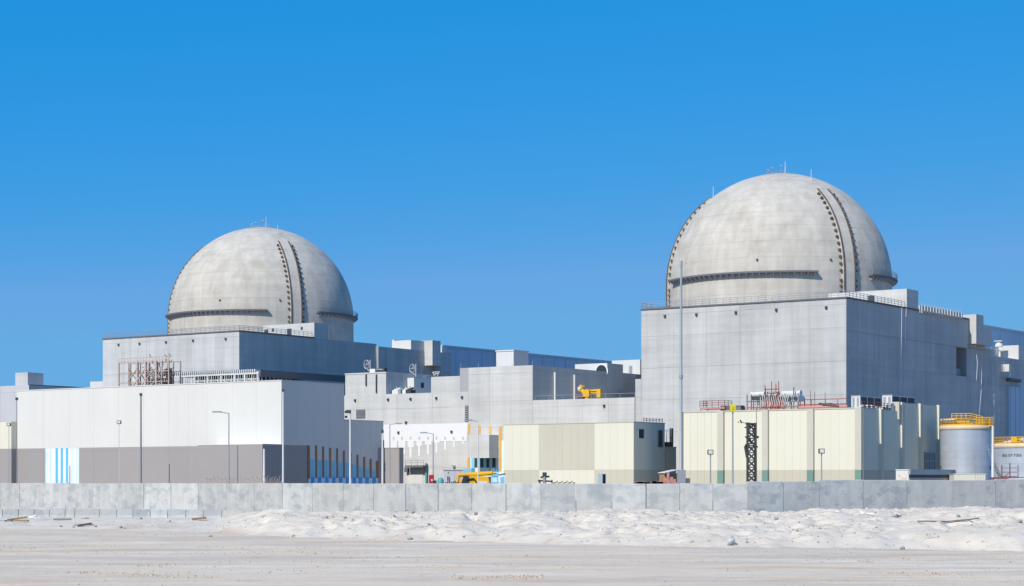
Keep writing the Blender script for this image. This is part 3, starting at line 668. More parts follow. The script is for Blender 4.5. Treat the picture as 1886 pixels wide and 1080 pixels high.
# dish masts on the middle roofs
def dish_mast(px, ytop, ybase, v, label, flip=1):
    u = FM.lx(px, v); z1, z0 = FM.hz(ytop, u, v), FM.hz(ybase, u, v); h = z1-z0
    t = thing('camera_mast', label, 'mast', FM.loc(u, v, z0), -AL, 'masts on the middle roofs')
    b = MB(); b.tube((0, 0, 0), (0, 0, h), .17, 8); b.tube((-.3, 0, h*.35), (0, 0, h*.35), .06); b.build('pole', M['steel'], t)
    b = MB(); R = .95
    pr = [Vector((-.9*flip+R*math.cos(a)*.75, -.2, h-1.0+R*math.sin(a))) for a in np.linspace(0, 2*math.pi, 15)]
    for p, q in zip(pr[:-1], pr[1:]): b.tube(p, q, .10, 6)
    b.tube(pr[3], pr[10], .07); b.tube(pr[0], pr[7], .07); b.tube((0, 0, h-.5), (-.9*flip, -.2, h-1.0), .09); b.tube((0, 0, h-2.6), (-.9*flip, -.2, h-1.9), .09)
    b.build('ring_antenna', M['steel'], t)
dish_mast(682, 663, 690.5, 3.0, 'grey mast with ring antenna above the stair block, left of the pair')
dish_mast(766, 670.5, 694, 9.0, 'grey mast with ring antenna behind the small plant cabin, right of the pair')
u_, v_ = FM.lx(690, 2.2), 2.2; zb = FM.hz(690, u_, 2.2)
t2 = thing('roof_cabinet', 'small dark roof cabinet with white end on the stair block', 'cabinet', FM.loc(u_, v_, zb), -AL)
MB().box(-.9, .5, -.5, .8, .22, 1.2).build('end_panel', M['wsteel'], t2); MB().box(.52, 2.9, -.3, .8, .22, 1.3).build('cabinet_body', M['dsteel'], t2)
MB().tube((.7, -.35, 1.1), (2.5, -.35, 1.0), .06).build('rail', M['wsteel'], t2)
u_, v_ = FM.lx(803, 1.5), 1.5; zb = FM.hz(694.5, u_, 1.5)
t2 = thing('roof_antenna', 'small lattice roof antenna on the right end of the low roof', 'antenna', FM.loc(u_, v_, zb), -AL)
b = MB()
for x in (-.7, 0, .7): b.tube((x*.4, 0, 0), (x*1.3, 0, 1.05), .07)
b.tube((-.95, 0, 1.0), (1.0, 0, 1.05), .08); b.tube((-.7, 0, .55), (.7, 0, .75), .07); b.build('lattice', M['wsteel'], t2); MB().box(-.25, .25, -.2, .2, 0, .35).build('foot', M['dsteel'], t2)

# yellow crane on the terrace
u_ = FM.lx(1075, 4); t2 = thing('pedestal_crane', 'yellow pedestal crane resting on the terrace roof', 'crane', FM.loc(u_, 4, zT-.2), -AL)
t2.scale = (.92, .92, .88)
MB().tube((1.05, 0, 0), (1.05, 0, 2.6), .62, 14).build('pedestal', M['yellow'], t2)
MB().box(.3, 1.9, -.8, .8, .9, 2.4).build('slewing_ring', M['yellow'], t2)
b = MB(); b.tube((1.2, 0, 2.25), (4.1, 0, 2.35), .26, 8); b.tube((1.2, 0, 1.75), (4.1, 0, 1.7), .16, 6); b.box(3.6, 4.6, -.4, .4, .7, 2.6); b.build('jib', M['yellow'], t2)
b = MB(); b.tube((.5, 0, 1.4), (-.6, 0, 2.7), .5, 10); b.tube((-.9, -.05, 2.3), (-.3, -.05, 3.5), .62, 12); b.build('winch_arm', M['yellow'], t2)
MB().box(-1.1, -.35, -.75, .1, 2.6, 3.2).build('cab', M['wsteel'], t2)
MB().box(-1.6, .2, -.6, .6, .85, 1.0).build('platform', M['pink'], t2); MB().box(-1.5, .1, -.5, .5, .2, .8).build('control_panel', M['dsteel'], t2)

# ------------------------------------------------------------------ far left grey building
FG = Fr(53.5, 446)
t = thing('grey_building', 'plain grey concrete building behind the left end of the white hall', 'building', FG.loc(), -AL)
zg = FG.hz(709.5); g0 = FG.lx(-60)
MB().box(g0, 0, 0, 60, 0, zg).build('wall', M['greyw'], t)
panels(t, 'S', 0, g0, 0, 0, zg, [g0, -9.5, -4.6, 0], [0, 9, FG.hz(776), FG.hz(722), zg], M['greyw'], 'wall_panel')
MB().box(-.3, .15, .0, 60, zg, zg+.15).build('roof_edge', M['coping'], t)
s0, s1 = FG.lx(28, 4), FG.lx(51, 4); zs_ = FG.hz(686, s1, 4); ve = FG.ly(80, s1)
MB().box(s0, s1, 4, ve, zg, zs_).build('roof_house', M['conc'], t)

# ------------------------------------------------------------------ white hall (left foreground)
FW = Fr(518.5, 380)
t = thing('white_hall', 'long white clad hall with a taupe base and painted blue stripes', 'building', FW.loc(), -AL)
HALL = t
zW = FW.hz(701.6); zb = FW.hz(819.7); uW = FW.lx(31); v1, v2 = FW.ly(633.8), FW.ly(706); z3 = FW.hz(774, 0, v1)
MB().box(uW, 0, 0, v1, 0, zW).box(uW, 0, v1, v2, 0, z3).build('wall', M['cladw'], t)
edges = [uW]+[FW.lx(p) for p in (80, 128, 173, 218, 265, 311, 347, 382, 428, 473)]+[0]
panels(t, 'S', 0, uW, 0, zb, zW, edges, [zb, zW-.02], M['cladw'], 'cladding_panel', .02, .06, .04, None, .004)
panels(t, 'S', 0, uW, 0, 0, zb, edges, [0, zb-.65, zb], M['cladt'], 'base_panel', .02, .06, .04, None, .004)
panels(t, 'E', 0, 0, v1, zb, zW, [0, v1*.25, v1*.5, v1*.75, v1], [zb, zW-.02], M['cladw'], 'cladding_panel', .02, .06, .04, None, .004)
panels(t, 'E', 0, v1, v2, zb, z3, 3, [zb, z3-.02], M['cladw'], 'cladding_panel', .035, .06, .04, None, .004)
panels(t, 'E', 0, 0, FW.ly(570), 0, zb, 2, [0, zb], M['cladt'], 'base_panel', .02, .06, .04, None, .004)
panels(t, 'E', 0, FW.ly(570), v2, 0, zb, 4, [0, zb], M['cladw'], 'cladding_panel', .03, .06, .04, None, .004)
MB().box(uW-.1, .12, -.12, v1+.05, zW, zW+.18).build('roof_edge', M['cladw'], t)
MB().box(-4, .12, v1+.06, v2+.05, z3, z3+.15).build('roof_edge', M['cladw'], t)
# projecting low volume with its own corner
vq = FW.ly(483.5, 0); uq = FW.lx(365, vq)
MB().box(uq, 0.0, vq, -.06, 0, zb).build('low_volume', M['joint'], t)
panels(t, 'S', vq, uq, 0, 0, zb, [uq, FW.lx(437, vq), 0], [0, zb], M['cladt'], 'base_panel', .04, .06, .04, None, .004)
panels(t, 'E', 0, vq, 0, 0, zb, 2, [0, zb], M['cladt'], 'base_panel', .02, .06, .04, None, .004)
MB().box(uq-.05, .1, vq-.1, -.06, zb, zb+.12).build('low_volume_coping', M['cladw'], t)
# sunlit blue and white stripes
def wst(m, x0, x1, off=.06):
    u_, w_ = FW.lx(x0), FW.lx(x1); MB().box(u_, w_, -off-.03, -off, .3, zb-.02).build('painted_stripe', m, t)
wst(M['bluel'], 84.2, 146.4)
for x0, x1 in ((88.5, 93), (96, 103.2), (107.4, 112.8), (116.8, 122.2), (126.3, 132), (136, 142)): wst(M['whitep'], x0, x1, .1)
for x in (105.3, 114.8, 124.3): wst(M['cyan'], x-1.9, x+1.9, .14)
# shaded mural: brown fins over blue waves
def est(m, x0, x1, y0, y1, off, name='painted_stripe'):
    a, c = FW.ly(x0), FW.ly(x1); MB().box(.05+off, .08+off, a, c, max(.2, FW.hz(y1, 0, a)), FW.hz(y0, 0, a)).build(name, m, t)
kx = lambda x: 560+x/10.8
ky = lambda y: 800+y/10.8
fins = [(60, 225, 100), (235, 222, 34), (375, 248, 34), (515, 272, 34), (652, 280, 34), (787, 325, 34), (921, 365, 34), (1057, 410, 34), (1190, 452, 34), (1320, 492, 34), (1452, 535, 50)]
tops = np.interp(range(0, 23), [0, 4, 8, 11, 14, 17, 20, 22], [500, 515, 545, 570, 640, 690, 745, 800])
for i in range(20):
    x0 = 108+i*67.0; est(M['bluep'], kx(x0), kx(x0+66.5), ky(tops[i]+(6 if i % 2 else 0)), ky(880), .0, 'painted_wave')
for x, y, w in fins[1:]: est(M['brownp'], kx(x-w/2), kx(x+w/2), ky(y), ky(872), .04)
est(M['brownp'], kx(62), kx(108), ky(226), ky(890), .04)
est(M['bluel'], kx(80), kx(1465), ky(868), ky(990), .03)
for x in (165, 300, 445, 582, 720, 860, 990, 1112, 1245, 1385): est(M['blued'], kx(x-34), kx(x+34), ky(858), ky(990), .08, 'painted_block')
est(M['cladt'], 696, 705.6, 825, 905, .02, 'painted_stripe')
b = MB(); b.box(.02, .3, v2-.6, v2-.1, FW.hz(825, 0, v2), FW.hz(811, 0, v2)); b.build('junction_box', M['dsteel'], t)
# step in the shaded wall: small pale edge with boxes
for y in (757, 766): MB().box(.0, .35, v1+.2, v1+.6, FW.hz(y+4, 0, v1), FW.hz(y, 0, v1)).build('wall_lamp', M['dsteel'], t)
# taupe side annex
va = v2+.05; ua = FW.lx(735.5, va); zan = FW.hz(826, ua, va)
t2 = thing('taupe_annex', 'small taupe annex with dark side at the right end of the white hall', 'annex', FW.loc(0, va), -AL)
MB().box(.05, ua, 0, FW.ly(743, ua)-va, 0, zan).build('wall', M['cladt'], t2)
MB().box(.03, ua+.06, -.06, FW.ly(743, ua)-va+.06, zan, zan+.15).build('roof_edge', M['cladt'], t2)
MB().box(.1, ua-.1, -.05, -.005, .3, zan-.1).build('wall_panel', M['cladt'], t2)
# cream annex at the far left end
vy = -9.0
for _ in range(30):
    d = FW.lx(21, vy)-uW; vy += d*.4 if abs(d) > .01 else 0
    vy = min(vy, -.5)
zc = FW.hz(777, uW, vy); zcb = FW.hz(827, uW, vy); u_l = FW.lx(-60, vy)
t2 = thing('cream_annex', 'low cream annex with taupe base at the left edge beside the white hall', 'annex', FW.loc(uW, vy), -AL)
MB().box(u_l-uW, 0, 0, -vy-.06, 0, zc).build('wall', M['joint'], t2)
panels(t2, 'S', 0, u_l-uW, 0, zcb, zc, 4, [zcb, zc], M['cladc'], 'cladding_panel', .03, .06, .04, None, .004)
panels(t2, 'S', 0, u_l-uW, 0, 0, zcb, 4, [0, zcb], M['cladt'], 'base_panel', .02, .06, .04, None, .004)
MB().box(.005, .05, 0, -vy-.1, zcb, zc).build('side_panel', M['cladc'], t2); MB().box(.005, .05, 0, -vy-.1, 0, zcb-.02).build('side_base_panel', M['cladt'], t2)

# ------------------------------------------------------------------ unfinished steel roof behind the white hall
FS = Fr(478, 424)
t = thing('roof_structure', 'unfinished white steel roof frame with a brown eave behind the white hall', 'roof structure', FS.loc(), -AL)
zs1 = FS.hz(682.5); us = FS.lx(299); vs = FS.ly(641)
zs0 = zs1-1.25
MB().box(us, 0, 0, 17, zs1-.35, zs1).box(-22, 0, 17.003, vs, zs1-.35, zs1).build('roof_deck', M['roof'], t)
MB().box(0, .25, .0, vs, zs0-.1, zs1+.12).build('eave', M['roof'], t)
MB().box(-.3, .2, vs, vs+.3, FS.hz(726, 0, vs), zs1).build('end_column', M['roof'], t)
b = MB()
for i in range(int(-us/.62)): b.box(us+.2+i*.62, us+.5+i*.62, -.7, 0, zs1-.18, zs1+.28)
b.build('rafter_ends', M['wsteel'], t)['kind'] = 'stuff'
MB().box(us, 0, -.34, -.02, zs1-.75, zs1-.25).build('front_beam', M['wsteel'], t)
MB().box(us+8, 0, -.12, .12, zs1-1.95, zs1-1.6).build('lower_beam', M['wsteel'], t)
cme = MB().box(-.17, .17, -.2, .2, 0, zs1-.7).mesh('column', M['wsteel'])
for u_ in (us+.2, us+3.0, us+6.0, us+10, us+14, us+18, us+22, -4.2, -.3): put('column', cme, t, (u_, -.05, 0))
b = MB()
for i in range(22): 
    x = us+7+i*.98; b.tube((x, -.1, zs1-1.7), (x+.5*(-1)**i, -.1, zs1-3.4), .10, 5)
b.box(us+8, 0, -.1, .1, zs1-3.2, zs1-2.9)
b.build('lattice_braces', M['wsteel'], t)['kind'] = 'stuff'
MB().box(us+5.5, -.2, 5, 5.2, zs1-6, zs1-.36).build('dark_backing', M['bsteel'], t)  # dark sheet added behind the frame so its inside looks shaded
b = MB()
for i in range(34):
    x = us+7.2+i*.66
    if x < -.2: b.box(x, x+.09+.08*(i % 3 == 0), -.30, -.2, zs1-3.3-(i % 4)*.1, zs1-.7); b.tube((x, -.2, zs1-2.9+.5*(i % 2)), (x+.6, -.2, zs1-1.2-.4*(i % 3)), .05, 5)
b.build('mullions', M['wsteel'], t)['kind'] = 'stuff'
b = MB()
for i in range(8): b.tube((.1, .6+i*1.3, zs0-.1), (.1-.2*(i % 3), .9+i*1.3, zs0-2.6), .09, 5)
b.build('eave_hangers', M['wsteel'], t)
for i in range(6): MB().box(us+7+i*3.6, us+9.6+i*3.6, 3.5, 4.2, zs1-5, zs1-.6).build('duct', M['dsteel'], t)
MB().box(-.9, -.1, 3, vs-1, zs0-3.2, zs0-.4).build('dark_backing', M['coping'], t)
# scaffold
FC_ = Fr(219, 434)
t = thing('scaffold', 'weathered steel scaffold tower beside the unfinished roof frame', 'scaffold', FC_.loc(), -AL)
w_ = FC_.lx(311); zt_ = FC_.hz(668); zb_ = FC_.hz(716)
cols_ = [0, FC_.lx(237), FC_.lx(253), FC_.lx(268), FC_.lx(288), FC_.lx(298), w_]
cm = {True: MB().box(-.22, .22, -.2, .2, 0, zt_).mesh('upright', M['tansteel']), False: MB().box(-.11, .11, -.12, .12, 0, zt_).mesh('upright', M['tansteel'])}
for i, c in enumerate(cols_):
    for y in (0, 3.5): put('upright', cm[i in (2, 3, 4)], t, (c, y, 0))
for z in np.arange(zb_-1, zt_, 2.2):
    for y in (0, 3.5): MB().tube((0, y, z), (w_, y, z), .1).build('ledger', M['tansteel'], t)
for i in range(1, 5):
    z0 = zb_-1
    for z in (z0, z0+2.6):
        MB().tube((cols_[i], -.1, z), (cols_[i+1], -.1, z+2.6), .16 if i < 4 else .1).build('brace', M['tansteel'], t)
        MB().tube((cols_[i+1], -.1, z), (cols_[i], -.1, z+2.6), .16 if i == 2 else .1).build('brace', M['bsteel'], t)
b = MB(); rail_pts(b, [(0, -.1, zt_), (w_, -.1, zt_)], .9, .9, .06, (.15, .8)); b.build('guard_rail', M['tansteel'], t)
MB().box(cols_[4]+.3, cols_[5]-.2, 2.5, 3.3, zb_-3, zt_-1.6).build('boarding', M['bsteel'], t)
b = MB()
for i in range(190):
    p = Vector((w_-7.0+random.random()*7.0, random.random()*2, zt_-5+random.random()*6.2*random.random())); q = p+Vector((random.uniform(-1, 1), random.uniform(-.5, .5), random.uniform(-.9, .9))); b.tube(p, q, .08, 5)
o = b.build('pipe_tangle', M['rust'], t); o['kind'] = 'stuff'

# ------------------------------------------------------------------ cream workshop (right)
FC = Fr(1586.2, 300)
t = thing('cream_workshop', 'cream clad workshop with olive pilasters and green pilaster feet', 'building', FC.loc(), -AL)
zc = FC.hz(750.9); zcb = FC.hz(865.6); uc = FC.lx(1247.5); wd = .55; Z0 = 0
vK, vZ = FC.ly(1658.5), FC.ly(1730.5)
uin, vin = -.42, .5
MB().box(uc+.2, uin, vin, vZ-.3, 0, zc-.1).build('wall', M['cladb'], t)
pil = [(1247.5, 1256.3), (1321, 1332), (1403.3, 1414), (1486, 1497.7), (1574.5, 1586.2)]
eds = []
for i, (a, c) in enumerate(pil):
    p0_, p1_ = FC.lx(a), (0 if i == 4 else FC.lx(c)); eds.append((p0_, p1_))
    MB().box(p0_, p1_, 0, vin-.01, zcb, zc).build('pilaster', M['pil'], t)
    MB().box(p0_, p1_, -.02, vin-.01, 0, zcb-.01).build('pilaster_foot', M['green'], t)
for i in range(4):
    a, c = eds[i][1], eds[i+1][0]; k = 5
    panels(t, 'S', vin, a, c, zcb, zc-.15, k, [zcb, zc-.15], M['cladc'], 'wall_panel', .012, .06, .04, None, .003)
    panels(t, 'S', vin, a, c, 0, zcb, k, [0, zcb], M['cladb'], 'base_panel', .012, .06, .04, None, .003)
MB().box(uc+.1, uin, vin-.12, vin+.3, zc-.14, zc+.05).build('roof_edge', M['pil'], t)
# shaded side
zk = FC.hz(740.5, 0, vK)
MB().box(-1.6, uin, vK, vZ-.3, zc-.09, zk).build('parapet', M['joint'], t)
MB().box(-1.62, 0, vK-.5, vK+.02, zc-1.4, zk).build('parapet_end', M['pil'], t)
pv = [(0.51, FC.ly(1591)), (FC.ly(1622.4), FC.ly(1628)), (FC.ly(1661), FC.ly(1666)), (FC.ly(1695), FC.ly(1700)), (FC.ly(1729.2), vZ+.6)]
for i, (a, c) in enumerate(pv):
    MB().box(-.0, .05, a+.06, c-.03, 0, (zc if i < 2 else zk)-.05).build('pilaster_face', M['pil'], t)
    MB().box(uin, -.0 if i == 0 else .0, a, c, 0, zc if i < 2 else zk).build('pilaster', M['cladc'] if i else M['pil'], t)
for i in range(4):
    a, c = pv[i][1], pv[i+1][0]; zz = zc-.1 if i < 2 else zk-.1
    panels(t, 'E', uin+.08, a, c, zcb, zz, 3, [zcb, zz], M['cladc'], 'wall_panel', .012, .06, .04, None, .003)
    panels(t, 'E', uin+.08, a, c, 0, zcb, 3, [0, zcb], M['cladb'], 'base_panel', .012, .06, .04, None, .003)
wv0, wv1 = FC.ly(1700.5, uin), FC.ly(1720.5, uin); wz0, wz1 = 3.5, FC.hz(833, uin, wv0)
wn = MB().box(uin+.1, uin+.2, wv0, wv1, wz0, wz1).build('window', M['glass'], t)
b = MB()
for z in (wz0+.02, wz0+(wz1-wz0)*.33, wz0+(wz1-wz0)*.66, wz1-.14): b.box(uin+.2, uin+.27, wv0, wv1, z, z+.12)
for y in (wv0, (wv0+wv1)/2, wv1-.12): b.box(uin+.2, uin+.25, y, y+.1, wz0, wz1)
b.build('window_frame', M['steel'], wn)
# things on its roof
def rt(name, label, cat, px, v, z=None, group=None):
    u = FC.lx(px, v); return thing(name, label, cat, FC.loc(u, v, zc if z is None else z), -AL, group), u
RV = 3.0
t, u_ = rt('railed_platform', 'red railed access platform at the left end of the workshop roof', 'platform', 1289, RV); w_ = FC.lx(1334.5, RV)-u_
MB().box(0, w_, 0, 2.5, .45, .75).build('platform_deck', M['pink'], t)
rail_pts(MB(), [(0, 2.4, .75), (0, 0, .75), (w_, 0, .75), (w_, 2.4, .75)], 1.05, .95, .045, (.35, .7, 1.05)).build('guard_rail', M['red'], t)
lg = MB().tube((0, 0, 0), (0, 0, .45), .06).mesh('leg', M['bsteel'])
for x, y in ((.1, .1), (w_-.1, .1), (.1, 2.4), (w_-.1, 2.4)): put('leg', lg, t, (x, y, 0))
t, u_ = rt('roof_cabinet', 'brown roof cabinet behind the yellow pole box', 'cabinet', 1327, RV+.4); w_ = FC.lx(1364, RV+.4)-u_
MB().box(0, w_, 0, 1.4, 0, .95).build('cabinet_body', M['bsteel'], t); MB().box(w_*.62, w_+.05, -.05, 1.45, .0, .7).build('cabinet_end', M['roof'], t)
t, u_ = rt('air_cooler', 'white topped fan coolers in a red steel frame on the workshop roof', 'cooler', 1376, RV); w_ = FC.lx(1471, RV)-u_
s_ = w_/95.0
b = MB()
for x in (0, 8, 24, 34, 44, 56, 70, 86, 94): b.tube((x*s_, 0, 0), (x*s_, 0, 2.6 if x not in (34, 86) else 3.6), .09, 6); b.tube((x*s_, 2.2, 0), (x*s_, 2.2, 2.0), .09, 6)
b.tube((0, 0, .5), (w_, 0, .5), .07); b.tube((0, 0, 1.5), (w_, 0, 1.5), .07); b.build('support_frame', M['bsteel'], t)
b = MB()
for x, h in ((34, 4.0), (46, 4.6), (54, 4.2), (59, 4.6)): b.tube((x*s_, -.1, .1), (x*s_, -.1, h), .07)
b.tube((33*s_, -.1, 3.35), (60*s_, -.1, 3.35), .08); b.tube((33*s_, -.1, 2.9), (60*s_, -.1, 2.9), .05)
for i in range(9): b.tube((30*s_+i*.42, -.15, .1), (33*s_+i*.42, -.15, 1.9), .09)
b.box(46*s_, 62*s_, -.1, 1.2, .3, 1.25)
b.build('red_pipework', M['red'], t)
def drum(x0, x1, z0, z1, m, nm):
    MB().box(x0*s_, x1*s_, .1, 1.9, z0, z1).build(nm, m, t)
drum(8, 25, 1.75, 2.25, M['dsteel'], 'fan_coil'); drum(27, 52, 1.55, 2.25, M['dsteel'], 'fan_coil')
for x0, x1 in ((4, 27), (31, 52), (62, 93)):
    o = MB(); o.tube((x0*s_, 1, 2.62), (x1*s_, 1, 2.62), .44, 16); o.tube((x0*s_-.1, 1, 2.62), (x0*s_+.1, 1, 2.62), .5, 16); o.tube((x1*s_-.1, 1, 2.62), (x1*s_+.1, 1, 2.62), .5, 16); o.build('header_drum', M['concw'], t)
for x in (63, 74.5, 85.5):
    MB().box(x*s_, (x+9.5)*s_, -.1, 1.9, 1.35, 2.25).build('fan_box', M['teal'] if False else M['tank'], t)
    MB().lathe([(.36, 0), (.36, .12)], 14).build('fan', M['dsteel'], t, ((x+4.7)*s_, -.12, 1.8)).rotation_euler = (math.pi/2, 0, 0)
b = MB()
for i in range(12): b.tube((12*s_+i*.55, .5, .3), (13*s_+i*.55, .7, 1.6), .09)
for i in range(16): b.tube((26*s_+i*.3, -.2, .5+.1*(i % 4)), (27*s_+i*.33, -.25, 2.2+.2*(i % 3)), .05)
b.build('pipework', M['wsteel'], t)
rail_pts(MB(), [(0, -.5, 0), (w_, -.5, 0)], .75, .9, .04, (.3, .7)).build('low_rail', M['pink'], t)
t, u_ = rt('pipe_rack', 'red pipe rack along the front edge of the workshop roof', 'pipe rack', 1471, RV); w_ = FC.lx(1561, RV)-u_
for z, r in ((.35, .22), (.75, .10), (1.55, .06)): MB().tube((0, 0, z), (w_, 0, z), r, 8).build('pipe', M['pink'] if z < .6 else M['red'], t)
b = MB()
for x in (.3, 2.2, 4.6, 6.7): b.tube((x, 0, 0), (x, 0, 1.6), .06)
for x, h in ((1.9, 3.0), (2.6, 2.7), (4.4, 2.6)): b.tube((x, .3, 0), (x, .3, h), .045)
b.build('stanchions', M['bsteel'], t)
b = MB(); b.tube((3.6, -.2, .9), (6.2, -.2, .5), .16); b.tube((4.6, -.2, .9), (7.0, -.2, .35), .14); b.box(4.2, 5.6, -.2, .5, .5, .95); b.build('loose_pipes', M['rust'], t)
for px0, px1, yt, lb in ((1568, 1622, 730, 'grey packaged air unit left of the other on the workshop roof'), (1625, 1684, 729, 'grey packaged air unit above the raised parapet of the workshop')):
    v_ = RV+1.5; pe = px0+.30*(px1-px0)
    while FC.lx(pe, v_) > -2.2: v_ += .25
    t, u_ = rt('air_unit', lb, 'air unit', px0, v_, zc-.6, 'packaged air units on the workshop roof')
    a = FC.lx(pe, v_)-u_; le = FC.ly(px1, u_+a)-v_; h = FC.hz(yt, u_, v_)-zc+.6
    MB().box(0, a, 0, le, .3, h).build('casing', M['wsteel'], t)
    MB().box(-.1, a+.15, -.1, le+.1, 0, .3).build('skid', M['bsteel'], t)
    MB().box(-.05, a+.1, -.05, le+.05, h, h+.12).build('lid', M['steel'], t)
    for i in range(3): MB().box(a, a+.06, .3+i*le/3, i*le/3+le/3-.1, h*.45, h-.15).build('coil_panel', M['dsteel'], t)
    for i in range(2): MB().box(.2+i*a/2, .1+i*a/2+a/2-.3, -.05, -.005, .5, h-.2).build('door_panel', M['steel'], t)
t, u_ = rt('roof_box', 'small white roof box at the parapet end of the workshop', 'box', 1644, vK-1.8, zc-.2)
t.location = FC.loc(-1.75, vK-1.9, zc-.1)
MB().box(0, 1.1, 0, 1, 0, 1.2).build('casing', M['wsteel'], t); MB().box(.15, .95, -.04, 0, .2, 1.0).build('hatch', M['steel'], t)
t, u_ = rt('guard_rail', 'red guard rail with clutter in front of the air units', 'railing', 1587, 1.0, zc-.1)
w2 = FC.ly(1648, 0)-1
rail_pts(MB(), [(0, 0, .1), (-.2, w2, .1)], 1.0, 1.3, .05, (.3, .65, 1.0)).build('rails', M['red'], t)
b = MB()
for i in range(26): 
    y = random.uniform(.2, w2-.4); b.box(-.9, -.3, y, y+random.uniform(.3, .9), .05, random.uniform(.2, .7))
b.build('stacked_boards', M['concw'], t)['kind'] = 'stuff'

# ------------------------------------------------------------------ checker building (middle)
FK = Fr(1167, 316)
t = thing('checker_building', 'cream and beige checkered clad building in front of the concrete block', 'building', FK.loc(), -AL)
zk1 = FK.hz(778.2); zkb = FK.hz(865.4); uk = FK.lx(928); vk1 = FK.ly(1224)
MB().box(uk, 0, 0, vk1, 0, zk1).build('wall', M['cladb'], t)
e1, e2 = FK.lx(993), FK.lx(1095)
for a, c, up, lo, k in ((uk, e1, 'cladc', 'cladb', 4), (e1, e2, 'cladb', 'cladc', 7), (e2, 0, 'cladc', 'cladb', 5)):
    panels(t, 'S', 0, a, c, zkb, zk1, k, [zkb, zk1-.02], M[up], 'cladding_sheet', .012, .06, .04, None, .003)
    panels(t, 'S', 0, a, c, 0, zkb, k, [0, zkb], M[lo], 'base_sheet', .012, .06, .04, None, .003)
panels(t, 'E', 0, 0, vk1, zkb, zk1, 5, [zkb, zk1-.02], M['cladc'], 'cladding_sheet', .012, .06, .04, None, .003)
panels(t, 'E', 0, 0, vk1, 0, zkb, 5, [0, zkb], M['cladb'], 'base_sheet', .012, .06, .04, None, .003)
MB().box(uk-.05, .1, -.1, vk1+.05, zk1, zk1+.15).build('roof_edge', M['cladb'], t)
for a, c, y0, y1 in ((1175.5, 1184.5, 807, 791), (1211.5, 1219, 823.5, 793)):
    wa, wb = FK.ly(a), FK.ly(c); w = MB().box(.06, .10, wa, wb, FK.hz(y0, 0, wa), FK.hz(y1, 0, wa)).build('window', M['glass'], t)
    b = MB(); z0, z1 = FK.hz(y0, 0, wa), FK.hz(y1, 0, wa)
    b.box(.06, .14, wa-.12, wa, z0-.1, z1+.1); b.box(.06, .14, wb, wb+.12, z0-.1, z1+.1); b.box(.06, .14, wa, wb, z1, z1+.1); b.box(.06, .14, wa, wb, z0-.1, z0); b.build('window_frame', M['steel'], w)
rail_pts(MB(), [(-.4, FK.ly(1189), zk1+.15), (-.4, vk1, zk1+.15)], .8, .9, .05, (.3, .55)).build('roof_railing', M['bsteel'], t)
va = vk1+.02; ve = FK.ly(1245.5); za = FK.hz(824, 0, vk1)
t2 = thing('brown_annex', 'low annex in shade at the right end of the checkered building', 'annex', FK.loc(0, va), -AL)
MB().box(-6, -.02, 0, ve-va, 0, za).build('wall', M['cladb'], t2)
MB().box(-6, .06, -.01, ve-va+.05, za, za+.12).build('roof_edge', M['cladb'], t2)
MB().box(-.01, .03, .3, ve-va-.3, 4.9, za-.3).build('side_panel', M['cladb'], t2)
t2 = thing('roof_exhaust', 'dark exhaust stack and fan on the annex roof', 'exhaust', FK.loc(-1, va+1, za+.12), -AL)
MB().box(-.3, 1.2, -.4, 1.1, 0, .75).build('fan_housing', M['dsteel'], t2)
vp = FK.ly(1236.5, -1)-va-1
MB().box(-.25, .25, vp-.2, vp+.2, 0, FK.hz(790, 0, va+vp)-za).build('stack', M['dsteel'], t2)
MB().tube((0, 1.3, 0), (0, 1.3, 2.8), .05).build('mast', M['steel'], t2); MB().tube((-.9, 1.3, 2.7), (.9, 1.3, 2.8), .05).build('crossbar', M['steel'], t2)

# ------------------------------------------------------------------ tanks
def tank(px, D, rad_px, ytop, label, rail=True, roofh=.5, ncourse=10):
    R = rad_px/F*D; x, y = (px-CX)/F*D, D; H = CZ+(YH-ytop)/F*(D-R)
    t = thing('storage_tank', label, 'tank', (x, y, 0), -math.atan2(x, y))
    MB().lathe([(R-.03, 0), (R-.03, H)], 64).build('inner_shell', M['tank'], t)
    ch = (H-.7)/ncourse
    for c in range(ncourse):
        k = 10
        for s in range(k):
            a0 = 2*math.pi*s/k+(math.pi/k if c % 2 else 0); n = 7; g = .006/R
            vs = [(rr*math.cos(a0+g+(2*math.pi/k-2*g)*i/(n-1)), rr*math.sin(a0+g+(2*math.pi/k-2*g)*i/(n-1)), z) for rr, z in ((R, c*ch+.008), (R+.012, c*ch+ch-.008)) for i in range(n)]
            MB().add(vs, [(i, i+1, n+i+1, n+i) for i in range(n-1)], True).build('cladding_sheet', M['tank'], t)
    MB().lathe([(R+.02, H-.7), (R+.10, H-.66), (R+.10, H), (R-.3, H+.02), (.2, H+roofh)], 64).build('rim', M['tanrim'] if roofh < 1 else M['tanrim'], t)
    if roofh > 1: MB().lathe([(R-.4, H+.06), (.2, H+roofh+.06)], 64).build('cone_roof', M['wsteel'], t)
    return t, R, H
t, R, H = tank(1778.7, 318, 46, 783.5, 'taller silver storage tank with yellow roof railing beside the cream workshop')
b = MB(); pts = [(math.sin(a)*(R-.12), -math.cos(a)*(R-.12), H) for a in np.linspace(-math.pi, math.pi, 41)]
rail_pts(b, pts, 1.1, .6, .05, (.15, .6, 1.1)); b.build('roof_railing', M['yellow'], t)
b = MB(); b.lathe([(R-.02, H+.02), (R+.0, H+.22)], 64, cap=False); b.build('toe_board', M['yellow'], t)
px_ = R*.98
b = MB(); b.box(px_-2.3, px_+.35, -1.9, -.4, H-.1, H+.08); rail_pts(b, [(px_-2.3, -1.9, H+.08), (px_+.35, -1.9, H+.08), (px_+.35, -.4, H+.08)], 1.2, .5, .06, (.3, .6, .9, 1.2)); b.build('side_platform', M['yellow'], t)
